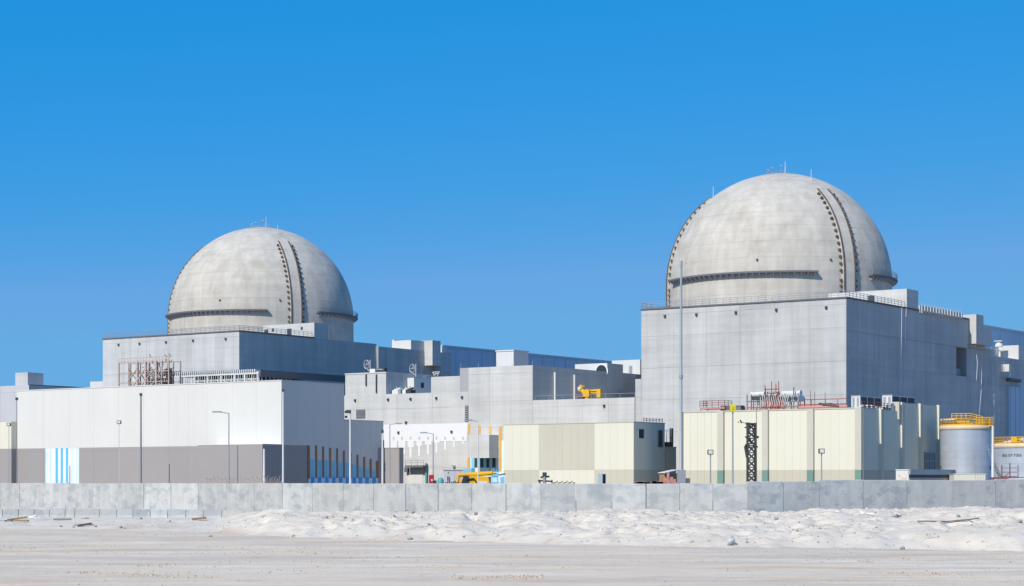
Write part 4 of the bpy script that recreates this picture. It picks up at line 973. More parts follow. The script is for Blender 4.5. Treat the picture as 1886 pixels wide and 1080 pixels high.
b = MB(); b.box(-2.0, .6, -1.2, 0, H+.5, H+.8); rail_pts(b, [(-2.2, -1.2, H+.8), (.8, -1.2, H+.8), (2.6, -1.2, H+.3)], 1.15, .65, .07, (.4, .8, 1.15)); b.build('roof_walkway', M['yellow'], t)
MB().tube((-R+.1, -1.0, H+.95), (-1.6, -1.6, H+1.0), .12).build('vent_pipe', M['wsteel'], t)
MB().box(-R-.02, -R+.5, -1.3, -1.0, H*.44, H*.44+.35).build('nameplate', M['dsteel'], t)
MB().box(R-.3, R+.12, -1.2, -.7, H*.42, H*.42+.55).build('valve_box', M['dsteel'], t)
t, R, H = tank(1895, 300, 66, 816.5, 'shorter white silver tank with cone roof and printed code at the right edge', roofh=1.05, ncourse=7)
b = MB(); pts = [(math.sin(a)*(R-.15), -math.cos(a)*(R-.15), H) for a in np.linspace(-math.pi, math.pi, 41)]
rail_pts(b, pts, .95, .6, .05, (.15, .5, .95)); b.build('roof_railing', M['yellow'], t)
b = MB(); b.box(-2.6, -1.1, -R+.5, -R+1.6, H+.1, H+.95); b.box(.3, 3, -1.8, -.3, H+.9, H+1.6); b.build('roof_fitting', M['yellow'], t)
def curved_text(body, size, a_c, z, name, m):
    cu = bpy.data.curves.new('txt', 'FONT'); cu.body = body; cu.size = size; cu.align_x = 'CENTER'; cu.extrude = .0
    o = bpy.data.objects.new('txt', cu); COL.objects.link(o); bpy.context.view_layer.update()
    me = bpy.data.meshes.new_from_object(o.evaluated_get(bpy.context.evaluated_depsgraph_get())); bpy.data.objects.remove(o)
    for v in me.vertices:
        a = a_c+v.co.x/R; v.co = ((R+.03)*math.sin(a), -(R+.03)*math.cos(a), z+v.co.y)
    me.materials.clear(); me.materials.append(m); put(name, me, t)
aT = math.asin((1863-1895)/66)
curved_text('802-07-T005', .62, aT+.02, CZ+(YH-841.5)/F*(300-R), 'tank_lettering', M['black'])
b = MB()
for i in range(16):
    a = -1.35+.06*i; a2 = a+.07; z = H*.9-i*.42
    b.box((R+.5)*math.sin(a)-.25, (R+.5)*math.sin(a)+.25, -(R+.5)*math.cos(a)-.2, -(R+.5)*math.cos(a)+.3, z, z+.06); b.tube(((R+.75)*math.sin(a), -(R+.75)*math.cos(a), z), ((R+.75)*math.sin(a), -(R+.75)*math.cos(a), z+1), .03, 5)
b.build('spiral_stair', M['steel'], t)

# ------------------------------------------------------------------ perimeter wall of precast panels
JX = [-45, 0, 36, 80, 124, 171, 217, 265, 315, 365, 417, 468, 520, 575, 632, 688, 747, 807, 869, 932, 996, 1061, 1127, 1190, 1252, 1313, 1378, 1443, 1509, 1590, 1671, 1754, 1834, 1915, 1990]
def fence_D(px):
    if px <= 996: return 150*64/(45+(px-36)*19/960)
    if px <= 1378: return 150.0
    r = (px-CX)/F; x0 = (1378-CX)/F*150
    # right run recedes along direction (0.917, 0.40)
    return (150-x0*.40/.917)/(1-r*.40/.917)
t = thing('perimeter_wall', 'long pale precast concrete wall across the site behind the sand bank', 'wall', (0, 0, 0))
for i in range(len(JX)-1):
    a, c = JX[i], JX[i+1]; p = W(a, YH, fence_D(a+.01)); q = W(c, YH, fence_D(c)); p.z = q.z = 0
    d = (q-p); ln = d.length-.05; ang = math.atan2(d.y, d.x)
    h = 2.87+random.uniform(-.025, .025)+(.0 if a < 1378 else .16)+(.11 if a >= 1509 else 0)+(.07 if a >= 1834 else 0)
    g = .035
    b = MB()
    b.add([(0,0,-.4),(ln,0,-.4),(ln,.26,-.4),(0,.26,-.4),(0,0,h-g),(ln,0,h-g),(ln,.26,h-g),(0,.26,h-g),(g,g,h),(ln-g,g,h),(ln-g,.26-g,h),(g,.26-g,h)],
          [(0,3,2,1),(0,1,5,4),(1,2,6,5),(2,3,7,6),(3,0,4,7),(4,5,9,8),(5,6,10,9),(6,7,11,10),(7,4,8,11),(8,9,10,11)])
    b.box(-.02, ln+.02, -.34, .60, -.4, .38)
    dark = a in (520, 1378, 1443) or a >= 1509
    o = b.build('wall_panel', M['fenced'] if dark else M['fence'], t, p+d.normalized()*.025, 'darker grey wall panel' if a in (520, 1378, 1443) else None)
    o.rotation_euler = (0, random.uniform(-.004, .004), ang+random.uniform(-.006, .006)); o.rotation_euler.x = random.uniform(-.01, .004)
yp = [W(x, YH, fence_D(x)+.6) for x in (-45, 300, 650, 996, 1378, 1650, 1990)]
MB().prism([(-420, 420)]+[(p_.x, p_.y) for p_ in yp]+[(420, 330), (700, 1500), (-900, 1500)], -.3, .03).build('bounce_sheet', M['bounce'])['kind'] = 'structure'  # hidden sheet added for its bounced light
# half buried low barriers at the left
bx = [-24, 6, 35, 64, 92, 121, 139, 184, 216, 246, 278, 310, 343, 376, 409]
for i in range(len(bx)-1):
    D = 158-.012*bx[i]; x0, x1 = (bx[i]-CX)/F*D, (bx[i+1]-CX)/F*D; w = x1-x0-.05
    h = .86+random.uniform(-.05, .05)
    b = MB().plate([(0, -.3), (w, -.3), (w, h), (0, h)], .02, .22)
    b2 = [(0, .3), (.28, 0), (.55, 0)]
    m = MB(); prof = [(-.30, -.3), (-.30, .12), (-.13, .36), (-.09, h-.02), (.09, h-.02), (.13, .36), (.30, .12), (.30, -.3)]
    n = len(prof); m.add([(0, y, z) for y, z in prof]+[(w, y, z) for y, z in prof], [tuple(range(n-1, -1, -1)), tuple(range(n, 2*n))]+[(k, (k+1) % n, n+(k+1) % n, n+k) for k in range(n)])
    o = m.build('low_barrier', M['fence'], None, (x0, D, 0)); o.rotation_euler = (0, random.uniform(-.01, .01), random.uniform(-.02, .02))
    tag(o, 'low concrete barrier half buried in sand in front of the pale precast wall', 'barrier', 'low barriers at the foot of the wall')

# ------------------------------------------------------------------ poles and lamps
def pole(px, ytop, D, r, name, label, cat, m='steel', group=None, extra=None):
    p = W(px, YH, D); h = CZ+(YH-ytop)/F*D
    t = thing(name, label, cat, (p.x, p.y, 0), 0, group)
    MB().lathe([(r*1.35, 0), (r*1.25, .5), (r, .6), (r*.72, h)], 10).build('pole', M[m], t)
    MB().box(-r*2.2, r*2.2, -r*2.2, r*2.2, 0, .06).build('base_plate', M['steel'], t)
    if extra: extra(t, h)
    return t
def lampL(t, h, s=-1):
    MB().tube((0, 0, h-.05), (s*1.0, 0, h+.12), .05).build('arm', M['steel'], t)
    MB().box(s*.9, s*2.0, -.16, .16, h+.05, h+.24).build('lamp_head', M['steel'], t)
def lampR(t, h): lampL(t, h, 1)
def cap(t, h): MB().box(-.15, .15, -.15, .15, h-.1, h+.25).build('cap', M['dsteel'], t)
pole(421.5, 761, 240, .085, 'street_lamp', 'street lamp with arm to the left in front of the white hall', 'street lamp', group='street lamps', extra=lampL)
pole(718, 782, 330, .09, 'street_lamp', 'street lamp with arm to the right before the white painted wall, by the annex', 'street lamp', group='street lamps', extra=lampR)
pole(798, 799, 300, .09, 'street_lamp', 'street lamp with arm to the left in front of the painted white drips', 'street lamp', group='street lamps', extra=lampL)
pole(880.5, 776, 290, .09, 'street_lamp', 'tall street lamp with left arm in front of the orange stripes', 'street lamp', 'wsteel', 'street lamps', lampL)
pole(645, 757, 250, .14, 'lamp_mast', 'white steel mast in front of the blue painted mural', 'mast', 'wsteel', 'slim masts', lambda t, h: (MB().box(-.5, .1, -.15, .15, h-.3, h+.1).build('lamp_head', M['dsteel'], t)))
pole(259.5, 728, 250, .13, 'lightning_mast', 'grey mast in the middle of the sunlit white hall front', 'mast', 'pgrey', 'slim masts', cap)
pole(521.5, 720, 250, .14, 'lightning_mast', 'pale mast at the right corner of the white hall', 'mast', 'wsteel', 'slim masts', cap)
pole(31, 736, 260, .07, 'lightning_mast', 'thin mast at the left end of the white hall', 'mast', 'pgrey', 'slim masts', cap)
pole(704.5, 796, 250, .15, 'lightning_mast', 'pale mast before the dark end strip of the white hall', 'mast', 'wsteel', 'slim masts', cap)
pole(1828.5, 785, 255, .20, 'lightning_mast', 'pale post between the two silver tanks', 'mast', 'wsteel', 'slim masts')
pole(311.5, 855, 235, .10, 'post', 'short dark post above the wall, in front of the taupe base', 'post', 'pgrey')
pole(437.5, 821, 240, .08, 'post', 'thin dark post beside the street lamp of the white hall', 'post', 'pgrey')
pole(486.5, 827, 235, .17, 'post', 'short white post at the dark corner of the taupe base', 'post', 'wsteel')
pole(128.5, 858, 235, .07, 'post', 'short thin post in front of the blue and white stripes', 'post', 'steel')
def flood(t, h):
    MB().box(-.32, .32, -.3, .25, h-.1, h+.45).build('lamp_head', M['dsteel'], t); MB().box(-.24, .24, -.34, -.3, h-.02, h+.38).build('lens', M['wsteel'], t)
pole(1308.3, 836, 225, .08, 'flood_light', 'flood light post before the left bay of the cream workshop', 'flood light', group='flood lights', extra=flood)
pole(1513, 834, 225, .08, 'flood_light', 'flood light post before the right bay of the cream workshop', 'flood light', group='flood lights', extra=flood)
pole(16.5, 784, 330, .06, 'flood_light', 'flood light post before the cream annex at the left edge', 'flood light', group='flood lights', extra=flood)
pole(219.5, 780, 320, .05, 'flood_light', 'flood light on a thin pole before the white hall front', 'flood light', 'wsteel', 'flood lights', flood)
pole(1349.5, 757, 232, .11, 'siren_pole', 'grey pole with a yellow box on top before the cream workshop', 'pole', extra=lambda t, h: (MB().box(-.32, .32, -.3, .3, h-.1, h+.75).build('siren_box', M['lime'], t), MB().box(-.15, .15, -.34, -.3, h+.1, h+.5).build('siren_horn', M['yellow'], t)))
pole(1393.5, 750, 226, .04, 'lightning_mast', 'thin rod beside the black lattice tower', 'mast', 'dsteel', 'slim masts')
def tallx(t, h):
    z = CZ+(YH-698)/F*205
    MB().lathe([(.14, h-.7), (.14, h)], 10).build('lamp_head', M['steel'], t); MB().lathe([(.2, z), (.2, z+.4)], 10).build('joint_collar', M['steel'], t)
    MB().box(-.35, .45, -.4, .4, .3, CZ+(YH-866)/F*205).build('winch_cabinet', M['steel'], t)
    MB().box(.46, .9, -.3, .3, .3, CZ+(YH-881)/F*205).build('switch_box', M['coping'], t)
pole(1254.5, 481, 205, .155, 'high_mast', 'very tall slim mast rising in front of the right dome', 'mast', 'steel', None, tallx)
# lattice tower
D = 222; p = W(1384, YH, D); t = thing('lattice_tower', 'black steel lattice tower with a ragged top before the cream workshop', 'tower', (p.x, D, 0))
h = CZ+(YH-779)/F*D; w = 7.2/F*D
ch_ = MB().box(-.08, .08, -.08, .08, 0, h).mesh('chord', M['dsteel'])
for x in (-w, w):
    for y in (-w, w): put('chord', ch_, t, (x, y, 0))
n = 10; step = (h-1.5)/n
bm_ = MB()
for (ax, ay, bx_, by_) in ((-w, -w, w, -w), (w, -w, w, w), (w, w, -w, w), (-w, w, -w, -w)):
    bm_.tube((ax, ay, 0), (bx_, by_, step), .06, 5); bm_.tube((bx_, by_, 0), (ax, ay, step), .06, 5); bm_.tube((ax, ay, step), (bx_, by_, step), .06, 5)
bmm = bm_.mesh('bracing', M['dsteel'])
for i in range(n): put('bracing', bmm, t, (0, 0, 1.4+i*step))
b = MB()
for i in range(26):
    a = Vector((random.uniform(-w*1.3, w), random.uniform(-w, w), h-random.random()*2.9)); q = a+Vector((random.uniform(-.5, .5), random.uniform(-.3, .3), random.uniform(-.5, .5))); b.tube(a, q, .08, 5)
b.tube((-w*1.5, -.1, h-.1), (w, -.1, h-.15), .12); b.tube((-w*1.6, 0, h-2.6), (-w*1.1, 0, h-3.9), .16); b.tube((-w*1.6, 0, h-2.6), (-w*.9, 0, h-2.2), .10); b.tube((-w*1.1, 0, h-3.9), (-w*.8, 0, h-4.4), .12)
b.build('folded_arm', M['dsteel'], t)
b = MB(); b.tube((-w*1.5, 0, h-.05), (-w*2.9, 0, h+.12), .035); b.tube((-w*2.5, 0, h-.05), (-w*2.9, 0, h+.32), .08); b.tube((-w*3.5, 0, h+.05), (-w*3.2, 0, h+.08), .06); b.build('wire_tail', M['dsteel'], t)

# ------------------------------------------------------------------ site objects behind the wall
D = 310; p = W(876, YH, D); k_ = D/F
t = thing('mobile_crane', 'yellow mobile crane parked behind the wall by the blue recess', 'crane', (p.x, D, 0))
MB().box(-3.0, 3.0, -1.2, 1.2, .8, 1.6).build('chassis', M['yellow'], t)
wh = MB().lathe([(.25, -.22), (.62, -.22), (.66, -.1), (.66, .1), (.62, .22), (.25, .22)], 18).mesh('wheel', M['black'])
for x in (-2.2, -.9, .9, 2.2):
    for y in (-1.15, 1.15): o = put('wheel', wh, t, (x, y, .66)); o.rotation_euler = (math.pi/2, 0, 0)
MB().plate([(-2.6, 1.6), (1.8, 1.6), (2.3, 2.6), (2.0, 3.9), (-.6, 4.1), (-2.4, 3.4)], -1.0, 1.0).build('superstructure', M['yellow'], t)
b = MB(); b.tube((-2.7, 0, 4.15), (2.6, 0, 4.45), .34, 8); b.tube((2.6, 0, 4.45), (3.3, 0, 4.5), .2, 8); b.tube((-2.7, 0, 4.15), (-2.95, 0, 2.2), .24, 8); b.build('boom', M['yellow'], t)
MB().plate([(-2.35, 2.5), (-1.0, 2.5), (-1.0, 3.9), (-1.9, 3.9)], -1.06, -.2).build('cab_glass', M['glass'], t)
b = MB(); b.tube((-1.4, -1.15, 3.4), (-.3, -1.15, 3.6), .12); b.tube((-.3, -1.15, 3.6), (.1, -1.15, 3.1), .12); b.build('hydraulic_hose', M['black'], t)
MB().box(.4, 1.9, -1.12, -1.0, 2.7, 3.2).build('engine_panel', M['wsteel'], t); MB().box(2.0, 2.4, -.9, .9, 2.0, 3.9).build('counterweight', M['dsteel'], t)
D = 322; p = W(911.5, YH, D); t = thing('compressor', 'bright blue compressor with a spiky top right of the yellow crane', 'machine', (p.x, D, 0))
MB().box(-.55, .55, -.6, .6, .5, 4.0).build('casing', M['cyan'], t); MB().box(-.62, .62, -.65, .65, 4.0, 4.5).build('top_unit', M['bluep'], t); MB().box(-.7, .7, -.7, .7, 0, .5).build('skid', M['dsteel'], t)
b = MB()
for x in (-.4, -.1, .2, .5): b.tube((x, 0, 4.5), (x*1.4, 0, 5.2), .07)
b.build('pipe_stubs', M['cyan'], t); MB().box(-.4, .4, -.64, -.6, 3.0, 3.8).build('door_panel', M['bluel'], t)
p = W(925, YH, D); t = thing('water_tank', 'pale blue water container at the left foot of the checkered building', 'container', (p.x, D, 0))
MB().box(-.42, .42, -.5, .5, .2, 4.2).build('casing', M['bluel'], t); MB().box(-.3, .3, -.54, -.5, 2.9, 3.9).build('door_panel', M['bluep'], t); MB().tube((-.6, 0, 4.2), (.5, 0, 4.4), .12).build('pipe', M['rust'], t)
D = 330; p = W(843, YH, D); t = thing('site_cabin', 'grey site cabin behind the yellow crane with dark marks on its front', 'cabin', (p.x, D, 0))
wc = 26/F*D; MB().box(-wc, wc, 0, 3, .2, 5.0).build('wall', M['greyw'], t); MB().box(-wc-.1, wc+.1, -.1, 3.1, 5.0, 5.15).build('roof', M['steel'], t)
for i in range(5): MB().box(-wc+.04+i*wc*.4, -wc+wc*.4-.04+i*wc*.4, -.05, -.005, .3, 4.9).build('wall_sheet', M['greyw'], t)
b = MB().box(-1.75, -1.55, -.09, -.06, 3.3, 4.0).box(-1.45, -1.3, -.09, -.06, 3.3, 3.9).box(-1.62, -1.5, -.09, -.06, 4.5, 4.7); b.build('dark_mark', M['dsteel'], t)
b = MB().box(.9, 2.3, -.4, .3, 4.5, 5.3); b.build('blue_cover', M['bluep'], t); MB().box(2.3, 2.9, -.4, .3, 4.6, 5.4).build('green_cover', M['teal'], t)
D = 300; p = W(794.7, YH, D); t = thing('red_cabinet', 'tall crimson cabinet standing before the pale wall', 'cabinet', (p.x, D, 0))
w = 4.6/F*D; MB().box(-w, w, -.35, .35, .1, CZ+15/F*D).build('casing', M['crim'], t); MB().box(-w*.7, w*.7, -.39, -.35, 1.2, CZ+12/F*D).build('door_panel', M['crim'], t); MB().box(-w*1.1, w*1.1, -.4, .4, 0, .1).build('plinth', M['dsteel'], t); MB().box(-.05, .2, -.42, -.39, 3.2, 3.5).build('notice', M['wsteel'], t)
p = W(811.5, YH, D); t = thing('pump_set', 'small teal pump with rounded hood right of the crimson cabinet', 'pump', (p.x, D, 0))
MB().lathe([(.45, 2.6), (.5, 3.2), (.38, 3.6), (.1, 3.75)], 14).build('hood', M['teal'], t); MB().box(-.5, .5, -.4, .4, 0, 2.6).build('stand', M['dsteel'], t); MB().box(-1.05, -.62, -.2, .2, 2.5, 3.3).build('motor', M['dsteel'], t)
b = MB()
for i in range(8): b.box(.7+i*.28, .9+i*.28, -.3, .2, 2.4, 3.05+.1*(i % 3))
b.build('hose_stack', M['dsteel'], t)
# valve manifold, electrical cabinet, tan hut, debris in front of the checker building
D = 240; p = W(1003, YH, D); t = thing('valve_manifold', 'dark pipe manifold before the pale lower wall of the checkered building', 'pipework', (p.x, D, 0))
MB().tube((0, 0, 0), (0, 0, 4.0), .2, 8).build('riser', M['steel'], t)
b = MB(); b.tube((-.5, 0, 3.6), (.6, 0, 3.7), .12); b.tube((-.8, 0, 3.2), (.9, 0, 3.1), .1); b.box(-.25, .25, -.25, .25, 3.75, 4.2); b.tube((-.6, 0, 2.8), (-.6, 0, 3.3), .12); b.tube((.9, 0, 2.6), (.9, 0, 3.3), .08); b.build('valve_arm', M['dsteel'], t)
b = MB()
for i in range(9): b.tube((1.0+i*.3, 0, 2.9), (1.3+i*.3, 0, 2.95+.2*(i % 2)), .06)
b.build('hose', M['rust'], t)
D = 235; f = Fr(1109.5, D); t = thing('electrical_cabinet', 'pale electrical cabinet with dark side before the checkered building', 'cabinet', f.loc(), -AL)
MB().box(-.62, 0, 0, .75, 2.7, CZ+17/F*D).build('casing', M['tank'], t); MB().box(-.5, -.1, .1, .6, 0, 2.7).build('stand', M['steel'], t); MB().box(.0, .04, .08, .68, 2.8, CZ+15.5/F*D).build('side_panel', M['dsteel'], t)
D = 260; f = Fr(1224, D); t = thing('tan_hut', 'small tan hut with pale sloping roof between the two clad buildings', 'hut', f.loc(), -AL)
l = f.ly(1247); MB().box(-.8, 0, 0, l, 0, 4.2).build('wall', M['wood'], t)
MB().add([(-.9, -.2, 4.2), (.2, -.2, 4.2), (.2, l+.2, 4.6), (-.9, l+.2, 4.6), (-.9, -.2, 4.28), (.2, -.2, 4.28), (.2, l+.2, 4.7), (-.9, l+.2, 4.7)], [(0,3,2,1),(4,5,6,7),(0,1,5,4),(1,2,6,5),(2,3,7,6),(3,0,4,7)]).build('roof', M['wsteel'], t)
MB().box(0.01, .06, l*.55, l*.9, 0, 3.9).build('door', M['brownp'], t)
D = 215; p = W(1236, YH, D); b = MB()
for i in range(46):
    x, y, z = random.uniform(-.9, .8), random.uniform(-.5, .5), 2.4+abs(random.gauss(.0, .5)); b.box(x, x+random.uniform(.1, .4), y, y+.2, z-2.3, z+random.uniform(-.1, .2))
tag(b.build('scrap_pile', M['pink'], None, (p.x, D, 0)), 'pile of pink and red scrap beside the foot of the tall mast', 'scrap')
D = 216; p = W(1196, YH, D); b = MB()
for i in range(30):
    x = random.uniform(-2.0, 2.0); b.box(x, x+random.uniform(.3, .9), -.3, .3, 0, 2.86+random.uniform(.05, .28))
tag(b.build('board_stack', M['pink'], None, (p.x, D, 0)), 'low stack of boards along the shaded side of the checkered building', 'boards')
# white cabin, cream cabin
D = 208; f = Fr(1673.5, D); t = thing('white_cabin', 'site cabin with white end and grey shaded side under a dark roof', 'cabin', f.loc(), -AL)
a = f.lx(1650); l = f.ly(1755); h = f.hz(866.5)
MB().box(a, 0, 0, l, .2, h).build('wall', M['cladw'], t); MB().box(0.0, .25, -.1, l+.2, h-.45, h+.12).build('roof_fascia', M['steel'], t); MB().box(.0, .18, .0, l, h-.75, h-.5).build('gutter', M['dsteel'], t)
MB().box(a-.02, .0, -.05, l, h, h+.1).build('roof', M['wsteel'], t)
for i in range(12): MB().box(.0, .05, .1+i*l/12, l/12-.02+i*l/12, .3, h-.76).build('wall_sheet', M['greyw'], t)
b = MB().box(a*.62, a*.2, -.05, -.02, h-1.05, h-.7).box(a*.8, a*.68, -.05, -.02, h-.6, h-.45); b.build('faded_lettering', M['tanrim'], t)
f = Fr(1815, 214); t = thing('cream_cabin', 'low cream cabin with ribbed right end before the taller tank', 'cabin', f.loc(), 0)
wc = 58/F*214; h = CZ+(YH-873.8)/F*214
MB().box(-wc, 0, 0, 2.4, .2, h).build('wall', M['cladc'], t); MB().box(-wc-.05, .05, -.06, 2.45, h, h+.06).build('roof', M['wsteel'], t)
for x0, x1 in ((0, .68), (.68, .76), (.76, .84), (.84, .92), (.92, 1)): MB().box(-wc+wc*x0+.02, -wc+wc*x1-.02, -.05, -.005, .3, h-.04).build('wall_sheet', M['cladc'], t)
# red scaffold and brick red container before the right tank
D = 230; p = W(1845, YH, D); t = thing('red_scaffold', 'small red and grey scaffold before the white tank at the right edge', 'scaffold', (p.x, D, 0))
k_ = D/F
for x, y, m_ in ((0, 33, 'red'), (15, 37, 'red'), (30, 33, 'steel')): MB().tube((x*k_, 0, 0), (x*k_, 0, CZ+y*k_), .07).build('upright', M[m_], t)
for y in (12, 20, 28): MB().tube((0, 0, CZ+y*k_), (31*k_, 0, CZ+y*k_), .05).build('ledger', M['red' if y == 12 else 'steel'], t)
MB().tube((0, 0, CZ+8*k_), (15*k_, 0, CZ+20*k_), .05).build('brace', M['red'], t)
D = 228; p = W(1832, YH, D); b = MB().box(0, 4.5, 0, 2, 0, CZ+9/F*D); t = thing('red_container', 'faded red container peeping over the wall at the right edge', 'container', (p.x, D, 0))
b.build('casing', M['pink'], t); MB().box(-.05, 4.55, -.05, 2.05, CZ+9/F*D, CZ+10.5/F*D).build('lid', M['dsteel'], t)
o = MB(); 
pr = [(0, 3.0), (.3, 3.1), (.9, 3.26), (1.8, 3.28), (2.6, 3.18), (3.6, 3.22), (3.6, 2.8), (0, 2.8)]
p = W(1866, YH, 157); o.plate([(x, z-0) for x, z in pr], -.4, .5)
tag(o.build('dust_sheet', M['whitep'], None, (p.x, 161.2, .02)), 'white dust sheet laid over the wall top at the right edge', 'sheet')
# razor wire on top of the wall
rw = [W(x, YH, fence_D(x)+.12) for x in (380, 520)]
o = MB(); A, B_ = rw[0].copy(), rw[1].copy(); A.z = B_.z = 0; n = 230; prev = None; dirv = (B_-A).normalized(); per = Vector((-dirv.y, dirv.x, 0))
for i in range(n+1):
    f_ = i/n; a = i*.9; rr = .20+.07*math.sin(i*.37)+(.06 if f_ > .75 else 0)
    q = A.lerp(B_, f_)+per*math.cos(a)*rr*.7+Vector((0, 0, 2.92+rr+math.sin(a)*rr))-A
    if prev is not None: o.tube(prev, q, .018, 4)
    prev = q
tag(o.build('razor_wire', M['tansteel'], None, A), 'loose coil of razor wire along the top of the pale wall before the taupe base', 'razor wire')

# ------------------------------------------------------------------ loose things on the sand
def rockmesh(seed, sx, sy, sz):
    r = random.Random(seed); b = MB(); vs = []; n, m_ = 8, 5
    for j in range(m_):
        e = -math.pi/2+math.pi*(j+.5)/m_
        for i in range(n):
            a = 2*math.pi*i/n; k = r.uniform(.7, 1.15); vs.append((sx*k*math.cos(e)*math.cos(a), sy*k*math.cos(e)*math.sin(a), sz*k*math.sin(e)))
    b.add(vs, [(j*n+i, j*n+(i+1) % n, (j+1)*n+(i+1) % n, (j+1)*n+i) for j in range(m_-1) for i in range(n)]+[tuple(range(n-1, -1, -1)), tuple(range((m_-1)*n, m_*n))])
    return b
RM = [rockmesh(s, .22, .2, .15).mesh('rock', M['rock']) for s in range(4)]
rk = [(112, 971), (135, 972), (139, 969), (176, 971), (223, 973), (230, 974), (260, 957), (313, 961), (387, 989), (756, 995), (758, 994), (854, 990), (540, 989), (726, 952), (876, 949), (823, 939), (1345, 1005), (1662, 1012), (1430, 958), (1765, 953), (1880, 964), (1032, 958), (602, 955), (636, 956), (790, 968), (1380, 948)]
for i, (x, y) in enumerate(rk):
    p = on_ground(x, y); o = put('rock', RM[i % 4], None, p+Vector((0, 0, .04))); o.rotation_euler = (0, 0, i*1.3); s = .3+.45*random.random(); o.scale = (s, s, s)
    tag(o, 'small grey stone lying loose on the pale sand', 'stone', 'loose stones on the sand')
def plank(px, py, ln, rot, label, m='wood', th=.1, w=.24, tilt=0.0):
    p = on_ground(px, py); o = MB().box(-ln/2, ln/2, -w/2, w/2, 0, th).build('plank', M[m], None, p+Vector((0, 0, .05))); o.rotation_euler = (0, tilt, rot)
    return tag(o, label, 'plank', 'broken planks on the sand')
plank(32, 958.5, 1.35, .3, 'orange brown plank lying near the left edge below the low barriers', 'wood', .12, .26, -.14)
plank(40, 962, .9, -.1, 'short brown plank beside the longer one at the left edge', 'wood')
plank(367, 959, .95, .2, 'brown plank alone on the sand before the start of the bank', 'wood', .14, .3, -.1)
plank(156, 970, .9, .4, 'dark splintered plank among the scraps left of the bank', 'rust', .12, .2, -.15)
plank(115, 959, 1.2, .0, 'thin grey plank close to the low barriers', 'bsteel', .08, .2)
def heap(name, px, py, n, s, m, label, cat):
    p = on_ground(px, py); b = MB(); r = random.Random(int(px))
    for i in range(n):
        x, y, z = r.gauss(0, s), r.gauss(0, s*.6), abs(r.gauss(0, s*.25)); k = r.uniform(.25, .6)*s
        b.add([(x-k, y-k*.5, z), (x+k, y-k*.6, z+k*.2), (x+k*.7, y+k*.6, z), (x-k*.6, y+k*.5, z+.1*k), (x, y, z+k*.8)], [(0, 1, 4), (1, 2, 4), (2, 3, 4), (3, 0, 4), (3, 2, 1, 0)])
    return tag(b.build(name, M[m], None, p), label, cat)
heap('scrap_heap', 13, 961, 9, .22, 'dsteel', 'black scrap heap on the sand at the left edge', 'scrap')
heap('rag', 63, 955, 8, .25, 'whitep', 'crumpled white sheet against the low barriers at the left', 'rag')
heap('dry_weed', 160, 956, 12, .14, 'wood', 'small dry brown weed tuft below the low barriers', 'weed')
heap('scrap_heap', 168, 968, 7, .14, 'rust', 'small rusty scrap heap beside the dark splintered plank', 'scrap')
heap('scrap_heap', 754, 947, 8, .2, 'rust', 'rusty scrap lying on the crest of the bank below the wall', 'scrap')
heap('scrap_heap', 1652, 953, 8, .2, 'dsteel', 'black rag heap on the crest of the bank at the right', 'scrap')
heap('white_sack', 1601, 949, 7, .26, 'whitep', 'white torn sack on the crest of the bank at the right', 'sack')
heap('scrap_heap', 757, 994, 7, .13, 'dsteel', 'dark scrap at the foot of the bank near the middle', 'scrap')
# hose on the right part of the bank
b = MB(); P = [on_ground(x, y)+Vector((0, 0, .10)) for x, y in ((1690, 964), (1715, 965), (1745, 966), (1768, 965), (1785, 961), (1803, 959))]
for a, c in zip(P[:-1], P[1:]): b.tube(a-P[0], c-P[0], .03, 6)
tag(b.build('hose', M['bsteel'], None, P[0]), 'dark hose lying along the upper face of the bank at the right', 'hose')
# a white cup shaped bucket near the foot
p = on_ground(1341, 1004); o = MB().lathe([(.12, 0), (.16, .28), (.145, .28), (.11, .03)], 16).build('bucket', M['concw'], None, p+Vector((0, 0, .14))); o.rotation_euler = (0, 1.35, .3)
tag(o, 'white bucket lying on its side at the foot of the bank', 'bucket')
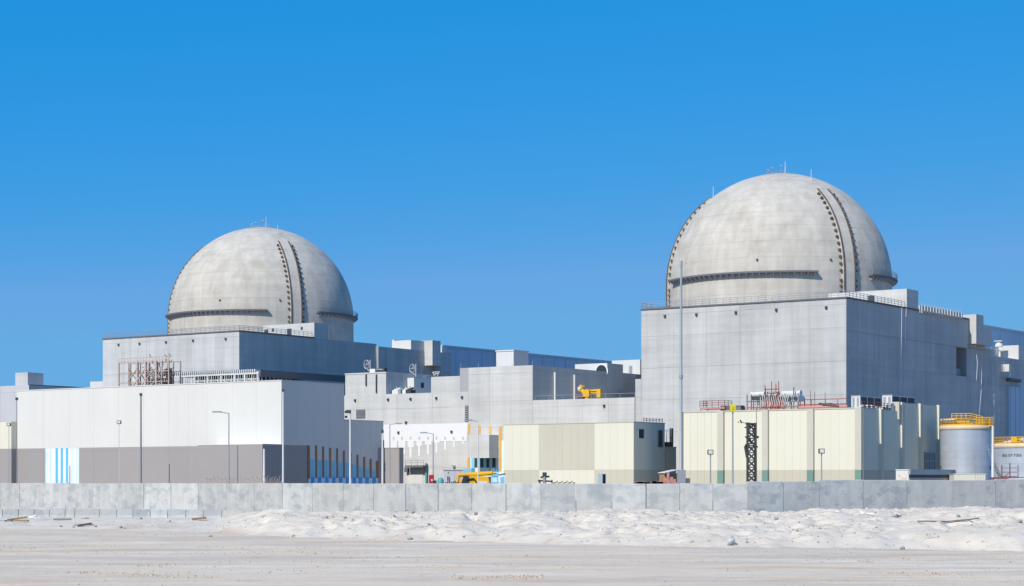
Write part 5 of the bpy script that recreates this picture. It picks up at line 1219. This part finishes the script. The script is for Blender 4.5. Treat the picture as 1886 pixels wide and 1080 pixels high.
# clods on the bank and pebbles on the flat: uncountable
def clods(name, n, area, m, smin, smax, bank):
    r = np.random.RandomState(5 if bank else 9)
    x = r.uniform(area[0], area[1], n); y = r.uniform(area[2], area[3], n)
    z = bank_h(x, y) if bank else ground_h(x, y)
    g = ground_h(x, y)
    keep = (z > g+.12) & (fbm(x*.35, y*.35, 77, 3) > .47) if bank else (fbm(x*.10, y*.5, 79, 4) > .60)
    if not bank: keep &= (bank_h(x, np.clip(y, 80, 150)) < g) | (y < 80)
    x, y, z = x[keep], y[keep], z[keep]; b = MB()
    for i in range(len(x)):
        s = smin+(smax-smin)*r.rand()**3; q = r.uniform(.7, 1.3, 6)
        b.add([(x[i]-s*q[0], y[i], z[i]), (x[i], y[i]-s*q[1], z[i]), (x[i]+s*q[2], y[i], z[i]), (x[i], y[i]+s*q[3], z[i]), (x[i]+s*.2*(q[4]-1), y[i], z[i]+s*.85*q[5])], [(0, 1, 4), (1, 2, 4), (2, 3, 4), (3, 0, 4)])
    o = b.build(name, m); o['kind'] = 'stuff'; return o
M['dirt'] = mat('brown_dirt', (.45,.355,.265), .95, mott=.2, msc=1.5)
M['clod'] = mat('sand_clod', (.42,.36,.30), .95, mott=.2, msc=1.5)
M['pebble'] = mat('pebble', (.40,.34,.28), .95, mott=.25, msc=1.5)
clods('clods', 16000, (-45, 36, 84, 128), M['clod'], .015, .10, True)
clods('pebbles', 26000, (-34, 34, 52, 118), M['pebble'], .008, .055, False)
b = MB(); r = np.random.RandomState(3)
for px0, px1, y0, y1, n in ((150, 400, 1056, 1066, 260), (830, 990, 1066, 1063, 260), (520, 640, 1018, 1020, 60), (960, 1005, 1065, 1062, 120), (1600, 1790, 1056, 1060, 200), (1330, 1345, 1050, 1050, 14), (0, 90, 1012, 1010, 50), (1580, 1620, 1034, 1033, 40), (250, 330, 1043, 1040, 80)):
    for i in range(n):
        f = (r.rand()+r.rand())/2 if r.rand() < .5 else r.rand()**1.6; p = on_ground(px0+(px1-px0)*f, y0+(y1-y0)*f+r.normal(0, 1.1)); q = .012+.07*r.rand()**4
        x, y, z = p.x, p.y+r.normal(0, .7)*r.rand(), p.z; y = max(y, 50)
        b.add([(x-q*1.3, y, z-.01), (x, y-q, z-.01), (x+q*1.2, y, z-.01), (x, y+q, z-.01), (x, y, z+q*.8)], [(0, 1, 4), (1, 2, 4), (2, 3, 4), (3, 0, 4)])
b.build('dirt_windrows', M['dirt'])['kind'] = 'stuff'
